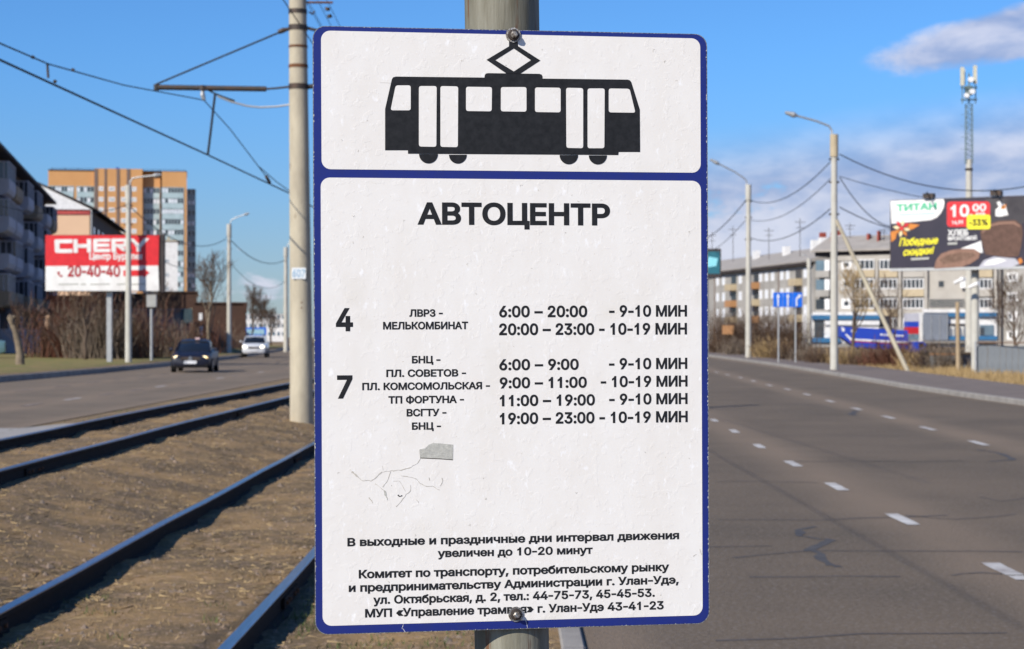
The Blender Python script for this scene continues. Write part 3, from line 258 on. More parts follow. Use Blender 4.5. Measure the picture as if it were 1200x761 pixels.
class MB:
    def __init__(s): s.v = []; s.f = []
    def add(s, v, f):
        k = len(s.v); s.v += [tuple(p) for p in v]; s.f += [tuple(i + k for i in q) for q in f]; return s
    def box(s, x0, x1, y0, y1, z0, z1):
        return s.add([(x0,y0,z0),(x1,y0,z0),(x1,y1,z0),(x0,y1,z0),(x0,y0,z1),(x1,y0,z1),(x1,y1,z1),(x0,y1,z1)],
                     [(0,3,2,1),(4,5,6,7),(0,1,5,4),(1,2,6,5),(2,3,7,6),(3,0,4,7)])
    def quad(s, *p): return s.add(p, [tuple(range(len(p)))])
    def tube(s, pts, rad, n=6, cap=True):
        pts = [Vector(p) for p in pts]
        if not hasattr(rad, '__len__'): rad = [rad] * len(pts)
        V = []; Fc = []; up = None
        for i, p in enumerate(pts):
            d = (pts[min(i + 1, len(pts) - 1)] - pts[max(i - 1, 0)]).normalized()
            if up is None: up = Vector((0, 0, 1)) if abs(d.z) < .9 else Vector((1, 0, 0))
            a = d.cross(up); a = a.normalized() if a.length > 1e-6 else Vector((1, 0, 0)); b = a.cross(d).normalized(); up = b
            for k in range(n):
                t = 2 * pi * k / n; V.append(p + (a * cos(t) + b * sin(t)) * rad[i])
        for i in range(len(pts) - 1):
            for k in range(n):
                k2 = (k + 1) % n; Fc.append((i*n+k, i*n+k2, (i+1)*n+k2, (i+1)*n+k))
        if cap: Fc.append(tuple(range(n))[::-1]); Fc.append(tuple((len(pts)-1)*n + k for k in range(n)))
        return s.add(V, Fc)
    def cyl(s, x, y, z0, z1, r0, r1=None, n=16): return s.tube([(x, y, z0), (x, y, z1)], [r0, r1 if r1 is not None else r0], n)
    def slab(s, poly, y0, y1):
        """outline in the x/z plane, from depth y0 (front) to y1"""
        n = len(poly)
        if sum(poly[i][0]*poly[(i+1) % n][1] - poly[(i+1) % n][0]*poly[i][1] for i in range(n)) < 0: poly = poly[::-1]
        V = [(x, y0, z) for x, z in poly] + [(x, y1, z) for x, z in poly]
        return s.add(V, [tuple(range(n)), tuple(range(2*n-1, n-1, -1))] + [(i, i+n, (i+1) % n + n, (i+1) % n) for i in range(n)])
    def blob(s, c, r, q=1.0, seed=0):
        import itertools
        ph = (1 + 5 ** .5) / 2
        V = [(-1,ph,0),(1,ph,0),(-1,-ph,0),(1,-ph,0),(0,-1,ph),(0,1,ph),(0,-1,-ph),(0,1,-ph),(ph,0,-1),(ph,0,1),(-ph,0,-1),(-ph,0,1)]
        Fc = [(0,11,5),(0,5,1),(0,1,7),(0,7,10),(0,10,11),(1,5,9),(5,11,4),(11,10,2),(10,7,6),(7,1,8),(3,9,4),(3,4,2),(3,2,6),(3,6,8),(3,8,9),(4,9,5),(2,4,11),(6,2,10),(8,6,7),(9,8,1)]
        return s.add([(c[0]+v[0]*r[0]/1.9*rng.uniform(.75,1.2), c[1]+v[1]*r[1]/1.9*rng.uniform(.75,1.2), c[2]+v[2]*r[2]/1.9*rng.uniform(.75,1.2)) for v in V], Fc)
    def build(s, name, m, parent=None, smooth=False):
        me = bpy.data.meshes.new(name); me.from_pydata(s.v, [], s.f); me.update()
        if smooth: me.polygons.foreach_set('use_smooth', [True] * len(me.polygons))
        return link(name, me, m, parent)
def link(name, me, m, parent=None):
    if m and not me.materials: me.materials.append(MATS[m])
    o = bpy.data.objects.new(name, me); C.objects.link(o)
    if parent: o.parent = parent
    return o
def auto_smooth(o, ang=40):
    me = o.data; me.polygons.foreach_set('use_smooth', [True]*len(me.polygons)); me.set_sharp_from_angle(angle=R(ang)); return o
def tag(o, label, cat, group=None):
    o['label'] = label; o['category'] = cat
    if group: o['group'] = group
    return o
def thing(name, label, cat, loc=(0,0,0), rz=0, group=None):
    o = bpy.data.objects.new(name, None); C.objects.link(o); o.location = loc; o.rotation_euler = (0, 0, rz); o.empty_display_size = .3
    return tag(o, label, cat, group)
def struct(o): o['kind'] = 'structure'; return o
def stuff(o): o['kind'] = 'stuff'; return o
def copy_tree(o, parent=None):
    c = o.copy(); C.objects.link(c); c.parent = parent
    for ch in list(o.children): copy_tree(ch, c)
    return c
def at(px, py, Y): return Vector(((px - 600) / F * Y, Y, EYE + (HZ - py) / F * Y))
def lerp(tab, y):
    if y <= tab[0][0]: return tab[0][1]
    for (a, b), (c, d) in zip(tab, tab[1:]):
        if y <= c: return b + (d - b) * (y - a) / (c - a)
    return tab[-1][1]
def sm(t): t = max(0, min(1, t)); return t * t * (3 - 2 * t)
def rise(Y): return .30 * sm((Y - 30) / 120)          # the right carriageway climbs gently
def rrect(x0, x1, z0, z1, r, n=6):
    P = []
    for cx, cz, a0 in ((x1-r, z1-r, 0), (x0+r, z1-r, 90), (x0+r, z0+r, 180), (x1-r, z0+r, 270)):
        for k in range(n + 1):
            a = R(a0 + 90 * k / n); P.append((cx + r*cos(a), cz + r*sin(a)))
    return P
def in_poly(p, q):
    c = False
    for i in range(len(q)):
        a = q[i-1]; b = q[i]
        if (a[1] > p[1]) != (b[1] > p[1]) and p[0] < (b[0]-a[0])*(p[1]-a[1])/(b[1]-a[1]) + a[0]: c = not c
    return c
GLYPH_MESH = {}
def glyph(ch):
    if ch not in GLYPH_MESH:
        adv, cs = GLYPHS[ch]; P = [(c[0], [(c[k], c[k+1]) for k in range(1, len(c), 2)]) for c in cs]; V = []; T = []
        for o in [p for h, p in P if not h]:
            polys = [o] + [p for h, p in P if h and in_poly(p[0], o)]; k = len(V)
            V += [q for p in polys for q in p]
            T += [tuple(i + k for i in t) for t in tessellate_polygon([[Vector((a, b, 0)) for a, b in p] for p in polys])]
        GLYPH_MESH[ch] = (adv, V, T)
    return GLYPH_MESH[ch]
def text(body, x0, x1, zb, cap, m, parent, y, name='lettering', bold=0, shear=0, rot=0):
    """lettering: its left and right ends, baseline and capital height given in the board's own plane"""
    V = []; T = []; pen = 0
    for ch in body:
        if ch == ' ': pen += 200; continue
        adv, v, t = glyph(ch); k = len(V); adv -= 8
        V += [(a + pen + shear*b, b) for a, b in v]; T += [tuple(i + k for i in q) for q in t]; pen += adv
    lo, hi = -26, 535; a = min(p[0] for p in V); b = max(p[0] for p in V)
    kx = (x1-x0)/(b-a); kz = cap/(hi-lo); ca, sa = cos(rot), sin(rot); mb = MB()
    for (p, q) in V:
        X = (p-a)*kx; Z = (q-lo)*kz; mb.v.append((x0 + X*ca - Z*sa, y, zb + X*sa + Z*ca))
    for t in T:
        A, B, D = (mb.v[i] for i in t)
        c = (B[0]-A[0])*(D[2]-A[2]) - (D[0]-A[0])*(B[2]-A[2])
        mb.f.append(t if c > 0 else t[::-1])
    return mb.build(name, m, parent)

# ------------------------------------------------------------------ ground
def prof(X):
    return lerp([(-1500, .1), (-80, .40), (-30, .40), (-18.1, .30), (-18.0, -.02), (-8.9, -.02), (-8.42, .118), (-7.2, .20), (-6.8, .235), (-4.6, .235),
                 (-4.2, .17), (-3.3, .0), (-3.0, -.04), (-1.3, -.04), (-.6, .0), (.26, .02), (.34, -.12), (12.9, -.12), (13.0, -.05), (17, 0.0), (19, .1), (1500, .1)], X)
RK = [(0, 12.4), (50, 12.4), (60, 12.5), (72, 13.0), (87, 13.45), (102, 13.7), (131, 13.85), (400, 17)]          # right kerb line
LK = [(0, -17.2), (60, -17.6), (80, -17.7), (100, -18.3), (140, -20.2), (200, -25), (400, -44)]                      # left kerb line
def gz(X, Y):
    k = sm((X - .3) / .1) if X > 0 else 0
    z = prof(X)
    if X > 3: 
        s = (lerp(RK, Y) - 12.4)
        z = prof(X - s * min(1, max(0, (X - 8) / 4)) if X < 200 else X)
    if X < -9: z = prof(X - (lerp(LK, Y) + 17.8) * (1 if X > -200 else 0))
    return z + rise(Y) * (sm((X + .3) / 3))
def sheet(xs, ys, zf, name, m, parent=None, uv=None):
    mb = MB(); n = len(xs)
    V = [(x(y) if callable(x) else x, y) for y in ys for x in xs]
    mb.v = [(X, Y, zf(X, Y)) for X, Y in V]
    mb.f = [(j*n+i, j*n+i+1, (j+1)*n+i+1, (j+1)*n+i) for j in range(len(ys)-1) for i in range(n-1)]
    return mb.build(name, m, parent, True)
XS = [-1500, -600, -200, -80, -50, -35, -28, -24, -21, -19.5, -18.4, -18.02, -17, -14, -11, -8.6, -8.3, -7.8, -7.2]
XS2 = [.28, .32, 2, 4, 6, 8, 10, 11, 12, 12.6, 13, 13.5, 14, 15, 16, 17, 18, 19, 21, 25, 35, 60, 120, 400, 1500]
YS = [-40, -10, 0, 5, 10, 20, 30, 40, 50, 60, 70, 80, 90, 100, 115, 130, 150, 175, 200, 250, 300, 400, 550, 800, 1500, 3500]
def colx(X):
    def f(Y):
        if -25 < X < -9: return X + (lerp(LK, Y) + 17.8) * ((-X - 9) / 9 if X > -18 else 1)
        if 8 < X < 20: return X + (lerp(RK, Y) - 12.4) * min(1, (X - 8) / 4)
        return X
    return f
g1 = struct(sheet([colx(x) for x in XS + [-6.9, -4.6, -4.2, -3.3, -3.0, -1.3, -.6, .2] + XS2], YS, lambda X, Y: gz(X, Y) - (.08 if -7.3 < X < .25 and 4 < Y < 71 else .004), 'ground', 'dry_ground'))
# finely uneven trackbed where the tracks run past the stop
tx = [-7.21 + .0958 * i for i in range(79)]
ty = []; y = 4.0
while y < 70.5: ty.append(y); y += .09 + max(0, y - 12) * .012
def bed(X, Y):
    z = gz(X, Y); e = min(1, (X + 7.21) / .15, (.264 - X) / .1)
    q = noise.noise((X*1.1, Y*.9, 0)) * .042 + noise.noise((X*5, Y*4, 3)) * .014 + noise.noise((X*14, Y*10, 5)) * .008
    return z + q * max(0, e)
struct(sheet(tx, ty, bed, 'trackbed', 'earth'))
# lawn strip beside the left carriageway
struct(sheet([lambda Y: lerp(LK, Y) - .18, lambda Y: lerp(LK, Y) - 1.5, lambda Y: lerp(LK, Y) - 4, lambda Y: lerp(LK, Y) - 10, lambda Y: lerp(LK, Y) - 24], YS[2:21],
       lambda X, Y: gz(X, Y) + .012, 'lawn', 'lawn'))
# carriageways
road_material('asphalt_right', ((3.35, .017, .75), (6.9, .027, .8), (12.2, .01, .7), (.45, .0, .55)))
road_material('asphalt_left', ((-11.0, .0, .9), (-14.2, .0, .8), (-8.5, 0, .6)), 1.3)
def rz_road(X, Y): return rise(Y) * sm((X + .3) / 3)
rightroad = struct(sheet([.40, 2, 4, 6, 8, 10, lambda Y: lerp(RK, Y)], YS[:22], rz_road, 'road_right', 'asphalt_right'))
leftroad = struct(sheet([lambda Y: lerp(LK, Y), -15, -12, -10, -8.4], YS[:22], lambda X, Y: .12, 'road_left', 'asphalt_left'))
struct(sheet([-8.9, -8.4, -7.6, -6.56], [6, 14, 22, 32], lambda X, Y: .126 if X < -8.2 else (.2 if X < -7 else .262), 'crossing_slab', 'slab_concrete'))
sw = struct(sheet([lambda Y: lerp(RK, Y) + .15, lambda Y: lerp(RK, Y) + 1.5, lambda Y: lerp(RK, Y) + 3.6], YS[:22], lambda X, Y: .125 + rise(Y), 'pavement', 'pavement'))

# kerbs
def kerb(name, xf, w_, z0, z1, ys, bev=.02):
    mb = MB(); n = 5
    for Y in ys:
        x = xf(Y); zz = z1(x, Y)
        mb.v += [(x, Y, z0), (x, Y, zz - bev), (x + bev*(1 if w_ > 0 else -1), Y, zz), (x + w_, Y, zz), (x + w_, Y, z0)]
    for j in range(len(ys)-1):
        for i in range(n-1): mb.f.append((j*n+i, j*n+i+1, (j+1)*n+i+1, (j+1)*n+i))
    return struct(mb.build(name, 'kerb_concrete'))
yk = [0, 20, 40, 45, 50, 55, 60, 66, 72, 80, 90, 100, 115, 130, 160, 200, 300, 400]
kerb('kerb_right', lambda Y: lerp(RK, Y) - .002, .16, -.2, lambda X, Y: .135 + rise(Y), yk)
kerb('kerb_left', lambda Y: lerp(LK, Y) + .002, -.18, 0, lambda X, Y: .33, yk)
kn = struct(MB().box(.262, .392, -5, 9.0, -.15, .030).box(.262, .392, 30.03, 90, -.15, .035).build('kerb_near', 'kerb_concrete'))
ks = None; y = 9.012
for i in range(21):
    if ks is None:
        mb = MB(); b = .012
        mb.slab([(-.065, -.20), (.065, -.20), (.065, .035 - b), (.065 - b, .035), (-.065 + b, .035), (-.065, .035 - b)], 0, .988); ks = o = mb.build('kerb_stone', 'kerb_concrete', kn)
    else:
        o = ks.copy(); C.objects.link(o); o.parent = kn
    o.location = (.327 + rng.uniform(-.004, .004), y, rng.uniform(-.006, .004)); y += 1.0

# painted dashes
def dash(parent, x0, y0, x1, y1, wd, z, m):
    mb = MB(); n = 3; L_ = []; Rr = []
    for k in range(n + 1):
        t = k / n; X = x0 + (x1-x0)*t; Y = y0 + (y1-y0)*t
        L_.append((X - wd/2 + rng.uniform(-.008, .008), Y, z(X, Y))); Rr.append((X + wd/2 + rng.uniform(-.008, .008), Y, z(X, Y)))
    for k in range(n): mb.quad(L_[k], Rr[k], Rr[k+1], L_[k+1])
    return mb.build('lane_dash', m, parent)
D1 = [(9.5, 3.49), (13.5, 3.54), (17.1, 3.59), (20.8, 3.63), (24.6, 3.71), (28.7, 3.79), (33.3, 3.95), (37.6, 4.05), (60, 4.6), (120, 5.6)]
D2 = [(20, 7.05), (29.6, 7.36), (34.3, 7.61), (39, 7.83), (43.4, 7.97), (48.3, 8.19), (53.7, 8.42), (58.5, 8.58), (62.7, 8.6), (73, 8.88), (81.8, 8.96), (130, 9.6)]
zr = lambda X, Y: rz_road(X, Y) + .004 + Y * .00008
for y0 in [5.9, 9.7, 12.95, 16.75, 20.5, 24.3, 28.3, 32.8, 37.1, 41.4, 45.7, 50, 54.3, 58.6, 63]:
    if y0 == 12.95:
        dash(rightroad, lerp(D1, y0), y0, lerp(D1, y0 + .22), y0 + .22, .12, zr, 'white_line'); dash(rightroad, lerp(D1, y0 + .30), y0 + .27, lerp(D1, y0 + .9), y0 + .98, .13, zr, 'white_line')
    else: dash(rightroad, lerp(D1, y0), y0, lerp(D1, y0 + 1), y0 + 1.05, .125, zr, 'white_line')
for y0 in [24.7, 29, 33.7, 38.4, 42.8, 47.7, 53, 57.8, 62.1, 67.3, 72.2, 77, 81.8, 86.6, 91.4, 96, 101, 106]:
    dash(rightroad, lerp(D2, y0), y0, lerp(D2, y0 + 1.3), y0 + 1.3, .13, zr, 'white_line')
for i in range(26):
    y0 = 34.3 + i * 3.95
    dash(leftroad, -11.0 - max(0, y0-70) * .004, y0, -11.0 - max(0, y0-70) * .004, y0 + 1.7, .14, lambda X, Y: .125 + Y * .00006, 'worn_line' if i % 3 else 'white_line')
for i in range(20):
    y0 = 49 + i * 4.6
    dash(leftroad, -14.2 - max(0, y0-60) * .012, y0, -14.2 - max(0, y0-60) * .012, y0 + 2.1, .13, lambda X, Y: .125 + Y * .00006, 'worn_line')

# tar-sealed cracks
def g2(px, py, z0=0.0):
    Y = 20
    for _ in range(60): Y = .5*Y + .5*F*(EYE - z0 - rise(Y)) / (py - HZ)
    return ((px - 600) / F * Y, Y)
def crack(pts, wd, m, parent=rightroad, dz=.003, jit=.03):
    P = []
    for (a, b) in zip(pts, pts[1:]):
        n = max(2, int((Vector(b) - Vector(a)).length / .35))
        for k in range(n):
            t = k / n; P.append(Vector((a[0] + (b[0]-a[0])*t + rng.uniform(-jit, jit), a[1] + (b[1]-a[1])*t + rng.uniform(-jit, jit)*2)))
    P.append(Vector(pts[-1])); mb = MB(); Lf = []; Rt = []
    for i, p in enumerate(P):
        d = (P[min(i+1, len(P)-1)] - P[max(i-1, 0)]).normalized(); nrm = Vector((-d.y, d.x)); k = wd * rng.uniform(.5, 1.15) / 2
        for q, lst in ((p + nrm*k, Lf), (p - nrm*k, Rt)): lst.append((q.x, q.y, rz_road(q.x, q.y) + dz))
    for i in range(len(P)-1): mb.quad(Rt[i], Rt[i+1], Lf[i+1], Lf[i])
    mb.build('tar_seam', m, parent)
zz = [(953, 617.5), (936, 621), (936, 628), (960, 632), (975, 633), (962, 638), (947, 645), (960, 649), (965, 657), (975, 663), (983, 665)]
crack([g2(*p) for p in zz], .085, 'tar', jit=.02)
crack([g2(1146, 527.5), g2(1158, 529), (g2(1170, 531)), g2(1187, 538), g2(1180, 540), g2(1160, 541)], .10, 'tar', jit=.02)
crack([g2(988, 481), g2(1004, 482), g2(997, 485.5), g2(1001, 487)], .16, 'tar', jit=.02)
for a, b, c in (((840, 609), (960, 609.5), (1110, 604)), ((860, 653.5), (950, 645.5), (1198, 647)), ((880, 676), (990, 675.5), (1055, 676)), ((1110, 674), (1150, 672), (1196, 673)),
                ((840, 752), (1010, 744), (1180, 742)), ((700, 640), (800, 641), (905, 640)), ((1010, 541), (1060, 541.5), (1130, 540)), ((840, 565), (900, 564), (960, 566)),
                ((1060, 604), (1120, 609), (1190, 603)), ((930, 541), (980, 541), (1050, 540)), ((1150, 583), (1175, 588), (1230, 580)), ((880, 470), (930, 474), (975, 478))):
    crack([g2(*a, .001), g2(*b, .001), g2(*c, .001)], .05, 'faint_tar', dz=.0025, jit=.02)

# ------------------------------------------------------------------ tram rails
def rail(label, xf, ztop, y0, y1, joints):
    rt = thing('tram_rail', label, 'rail', (0, 0, ztop), 0, 'four rails of the two tram tracks')
    ys = []; y = y0
    while y < y1: ys.append(y); y += 1.3 + y * .04
    def sweep(prof_, name, m):
        mb = MB(); n = len(prof_)
        for Y in ys:
            wob = noise.noise((Y * .35, xf(Y), 1)) * .012; wz = noise.noise((Y * .22, xf(Y), 9)) * .012
            mb.v += [(xf(Y) + wob + px_, Y, wz + pz_) for px_, pz_ in prof_]
        for j in range(len(ys)-1):
            for i in range(n): mb.f.append((j*n+i, (j+1)*n+i, (j+1)*n+(i+1) % n, j*n+(i+1) % n))
        o = mb.build(name, m, rt); return o
    sweep([(-.034, -.004), (-.028, .001), (.028, .001), (.034, -.004), (.034, -.012), (-.034, -.012)], 'running_surface', 'rail_head')
    sweep([(-.036, -.012), (.036, -.012), (.034, -.04), (.010, -.052), (.010, -.135), (.062, -.150), (.062, -.165), (-.062, -.165), (-.062, -.150), (-.010, -.135), (-.010, -.052), (-.034, -.04)], 'rail_web', 'rail_steel')
    for yj in joints:
        x = xf(yj) + noise.noise((yj * .35, xf(yj), 1)) * .012
        fp = MB().box(x + .012, x + .034, yj - .35, yj + .35, -.125, -.055).build('fishplate', 'rail_steel', rt)
        for k in (-.27, -.13, .13, .27):
            q = MB(); q.tube([(x + .030, yj + k, -.09), (x + .052, yj + k, -.09)], .017, 6); q.build('bolt', 'rust', fp)
    return rt
rail('right-hand rail of the near tram track, nearest to the stop sign', lambda Y: -1.46, .10, 3, 240, (12.1, 24, 36))
rail('left-hand rail of the near tram track, running past the concrete pole', lambda Y: -2.97 + .0004 * Y, .10, 3, 240, (10.6, 25.7, 38))
rail('right-hand rail of the far tram track, just beyond the concrete pole', lambda Y: lerp([(0, -4.98), (27, -5.02), (42, -4.85), (74, -4.5)], Y), .38, 3, 240, (19.6, 34, 48))
rail('left-hand rail of the far tram track, beside the left carriageway', lambda Y: lerp([(0, -6.46), (34, -6.53), (52, -6.3), (74, -6.0)], Y), .38, 3, 240, (31, 45))

# loose stones, straw and grass on the trackbed
mb = MB(); r2 = random.Random(3)
for i in range(3800):
    Y = 8.8 + 30 * r2.random() ** 1.7; X = r2.uniform(-7.0, .2)
    if any(abs(X - q) < .07 for q in (-1.46, -2.97, -5.0, -6.5)): continue
    s = r2.choice((.007, .010, .012, .017, .026)) * r2.uniform(.7, 1.3) * (1 + Y * .012); z = bed(X, Y)
    a = r2.uniform(0, pi); V = []
    for k in range(5): t = a + k*2*pi/5; rr = s * r2.uniform(.7, 1.25); V.append((X + rr*cos(t), Y + rr*sin(t), z - s*.2))
    V.append((X + s*r2.uniform(-.3, .3), Y + s*r2.uniform(-.3, .3), z + s*r2.uniform(.5, .9)))
    mb.add(V, [(k, (k+1) % 5, 5) for k in range(5)])
stuff(mb.build('gravel', 'pebble'))
def blades(name, m, spots, seed, hmin, hmax, wd):
    r3 = random.Random(seed); mb = MB()
    for (X, Y, n, sp_) in spots:
        for k in range(n):
            x = X + r3.gauss(0, sp_); yy = Y + r3.gauss(0, sp_)
            if x > .22: continue
            z = bed(x, yy) if -7.2 < x < .2 and 4 < yy < 70 else gz(x, yy); h = r3.uniform(hmin, hmax); a = r3.uniform(0, 2*pi); l = r3.uniform(.2, 1.3) * h
            dx, dy = cos(a), sin(a)
            mb.add([(x - dy*wd, yy + dx*wd, z - .005), (x + dy*wd, yy - dx*wd, z - .005), (x + dx*l, yy + dy*l, z + h)], [(0, 1, 2)])
    return stuff(mb.build(name, m))
mb = MB(); r5 = random.Random(17)
for i in range(26000):                     # flattened dry grass
    Y = 8.8 + 30 * r5.random() ** 1.5; X = r5.uniform(-7.1, .22)
    if min(abs(X - q) for q in (-1.46, -2.97, -5.0, -6.5)) < .09 or noise.noise((X*.9, Y*.5, 4)) < r5.uniform(-.5, .35): continue
    a = r5.uniform(0, pi); l = r5.uniform(.015, .06) * (1 + Y*.01); wd = .0028 * (1 + Y*.02); z = bed(X, Y) + .003
    dx, dy = cos(a)*l, sin(a)*l; ex, ey = -sin(a)*wd, cos(a)*wd
    mb.add([(X-dx-ex, Y-dy-ey, z), (X+dx-ex, Y+dy-ey, z + r5.uniform(0, .012)), (X+dx+ex, Y+dy+ey, z + r5.uniform(0, .012)), (X-dx+ex, Y-dy+ey, z)], [(0, 1, 2, 3)])
stuff(mb.build('straw_litter', 'straw'))
r4 = random.Random(11)
sp1 = [(r4.uniform(-7.0, .15), 8.8 + 34 * r4.random() ** 1.5, r4.randint(4, 16), r4.uniform(.05, .25)) for _ in range(1500)]
sp1 = [s for s in sp1 if min(abs(s[0] - q) for q in (-1.46, -2.97, -5.0, -6.5)) > .18]
blades('dry_grass', 'straw', sp1, 5, .008, .035, .0035)
blades('green_grass', 'grass_green', [(r4.uniform(-1.35, .1), r4.uniform(9.3, 13), 30, .08) for _ in range(26)] + [(r4.uniform(-2.85, -1.6), r4.uniform(9.5, 12.5), 14, .05) for _ in range(12)] + [(r4.uniform(-8.2, -6.8), r4.uniform(27, 45), 20, .15) for _ in range(20)], 6, .02, .05, .004)
# dry verge behind the right pavement, and along the left road edge
mb = MB(); r3 = random.Random(8)
for i in range(9000):
    Y = r3.uniform(58, 130); X = lerp(RK, Y) + r3.uniform(3.5, 6.5)
    z = gz(X, Y); h = r3.uniform(.06, .32); a = r3.uniform(0, 2*pi); wd = .02
    mb.add([(X - wd, Y, z), (X + wd, Y, z), (X + cos(a)*h*.6, Y + sin(a)*h*.6, z + h)], [(0, 1, 2)])
stuff(mb.build('dry_verge_grass', 'twig_straw'))

# ------------------------------------------------------------------ the stop sign
YAW = R(9); SC0 = Vector((.0036, 2.82, 1.691)); ROLL = R(-.25)
ux = Vector((cos(YAW), sin(YAW), 0)); un = Vector((sin(YAW), -cos(YAW), 0)); uz = Vector((0, 0, 1))
U2 = ux * cos(ROLL) - uz * sin(ROLL); V2 = uz * cos(ROLL) + ux * sin(ROLL)
def S(px, py):
    d = Vector(((px - 600) / F, 1, (HZ - py) / F)); o = Vector((0, 0, EYE))
    t = (SC0 - o).dot(un) / d.dot(un); p = o + d * t - SC0
    return (p.dot(U2), p.dot(V2))
base = SC0 - un * .064; base.z = 0.0
st = thing('tram_stop_sign', 'white tram stop timetable sign with blue border on a grey steel pole', 'sign', base, YAW)
plate = MB().slab(rrect(-.300, .300, -.450, .450, .019), 0, .003).build('plate', 'aluminium_rim', st)
plate.location = (0, -.064, SC0.z); plate.rotation_euler = (0, ROLL, 0)
MB().slab(rrect(-.2988, .2984, -.4490, .4490, .0182), -.0004, 0.0002).build('blue_border', 'sign_blue', plate)
for a in (('tl', (376.5, 37), (821, 44.5), (376.5, 199.2), (820.5, 202)), ('b', (376.3, 209), (821, 211.5), (377.5, 734.5), (823.5, 720.5))):
    pts = [S(*p) for p in a[1:]]
    MB().slab(rrect((pts[0][0]+pts[2][0])/2, (pts[1][0]+pts[3][0])/2, (pts[2][1]+pts[3][1])/2, (pts[0][1]+pts[1][1])/2, .0135), -.0007, -.00035).build('white_field', 'sign_white', plate)
def flat(pts, y, name, m, parent, T=S):
    P = [T(*p) for p in pts]
    o = MB().slab(P, y, y + .0002).build(name, m, parent); return o
def Q(x, y): return (360 + x / 2.5, 20 + y / 2.5)
def circ(cx, cy, r, n=28, a0=0, a1=360): return [(cx + r*cos(R(a0 + (a1-a0)*k/n)), cy + r*sin(R(a0 + (a1-a0)*k/n))) for k in range(n + (0 if a1 - a0 == 360 else 1))]
def rr_img(x0, y0, x1, y1, r, n=4):
    P = []
    for cx, cy, a0 in ((x1-r, y1-r, 0), (x0+r, y1-r, 90), (x0+r, y0+r, 180), (x1-r, y0+r, 270)):
        for k in range(n+1): a = R(a0 + 90*k/n); P.append((cx + r*cos(a), cy + r*sin(a)))
    return P
yk_ = -.00105
body = [(228,391),(228,270),(248,182),(252,177),(260,175),(519,178),(520,170),(524,166),(530,165),(680,167),(686,169),(689,174),(689,181),(938,184),(945,186),(949,191),(974,272),(975,396),(912,396),(911,405),(295,401),(295,391)]
flat([Q(*p) for p in body], yk_, 'tram_pictogram', 'sign_black', plate)
for cx, cy, r in ((355, 402, 27.5), (441, 404, 26), (766, 405, 27), (851, 406, 26.5)):
    flat([Q(*p) for p in circ(cx, cy, r, 24, 0, 180)], yk_ - .00025, 'wheel_pictogram', 'sign_black', plate)
for a, b in (((605, 77), (683, 128)), ((683, 128), (604, 178)), ((604, 178), (525, 126)), ((525, 126), (605, 77))): pass
outer = [(605, 78), (683, 128), (622, 168), (586, 168), (525, 126)]; inner = [(605, 93), (655, 127), (605, 160), (551, 127)]
for q in ([outer[0], outer[1], inner[1], inner[0]], [outer[1], outer[2], (604, 168), inner[2], inner[1]], [(604, 168), outer[3], outer[4], inner[3], inner[2]], [outer[4], outer[0], inner[0], inner[3]], [(591, 60), (617, 60), (617, 87), (591, 87)]):
    flat([Q(*p) for p in q], yk_ - (.0001 if q[0] == (591, 60) else 0), 'pantograph_pictogram', 'sign_black', plate)
def rq(pts, r=5):
    out = []; n = len(pts)
    for i in range(n):
        p = Vector(pts[i]); a = (Vector(pts[i-1]) - p).normalized(); b = (Vector(pts[(i+1) % n]) - p).normalized()
        for k in range(5):
            t = k / 4; out.append(tuple(p + a*r*(1-t)**2 + b*r*t**2))
    return out
for q in ([(259,201),(303,201),(303,274),(244,274)], [(327,203),(379,203),(378,381),(327,380)], [(390,203),(442,204),(441,382),(390,381)], [(465,205),(541,206),(540,277),(465,276)],
          [(567,206),(642,206),(642,278),(567,277)], [(667,207),(742,208),(742,280),(667,279)], [(758,208),(808,209),(808,385),(759,384)], [(821,210),(871,210),(870,385),(821,385)], [(883,210),(944,211),(961,281),(883,280)]):
    flat([Q(*p) for p in rq(q, 7)], yk_ - .0003, 'window_pictogram', 'sign_white', plate)
def line(body, xl, xr, yb, capt, bold=.028, dy=0):
    """xl/xr photo x of the ends, yb baseline row at the middle, capt row of the capitals' top there"""
    xm = (xl + xr) / 2; zb = S(xm, yb)[1]; zt = S(xm, capt)[1]
    text(body, S(xl, yb)[0], S(xr, yb)[0], zb, zt - zb, 'sign_black', plate, -.00105)
line('АВТОЦЕНТР', 489.2, 714.8, 264, 238)
line('4', 393.6, 413.6, 388.4, 361.2); line('7', 395, 413, 467.2, 440)
line('ЛВРЗ -', 479.6, 518.8, 371.4, 362.6); line('МЕЛЬКОМБИНАТ', 448.8, 548.4, 386.2, 377.2)
line('6:00 – 20:00', 584.8, 688, 372, 358.4); line('- 9-10 МИН', 713.6, 804.8, 371.3, 357.8)
line('20:00 – 23:00 - 10-19 МИН', 584.8, 804.8, 392.6, 378.9)
line('6:00 – 9:00', 584.9, 678, 433.9, 420.8); line('- 9-10 МИН', 713.5, 805.2, 432.8, 419.6)
line('9:00 – 11:00', 585.4, 687.5, 455, 442); line('- 10-19 МИН', 703.8, 805.5, 453.6, 440.5)
line('11:00 – 19:00', 585.6, 697, 475.8, 462.6); line('- 9-10 МИН', 713.7, 805.5, 474.1, 461.1)
line('19:00 – 23:00 - 10-19 МИН', 585.6, 805.7, 496.2, 482.8)
line('БНЦ -', 482.6, 516, 426, 417.2); line('ПЛ. СОВЕТОВ -', 452.6, 546, 441.7, 433); line('ПЛ. КОМСОМОЛЬСКАЯ -', 424.4, 574, 456.9, 448.2)
line('ТП ФОРТУНА -', 455, 543.6, 472.8, 464); line('ВСГТУ -', 476.4, 523, 488, 479.2); line('БНЦ -', 482.6, 516.6, 503.7, 495)
line('В выходные и праздничные дни интервал движения', 407, 795.6, 636.2, 626.4)
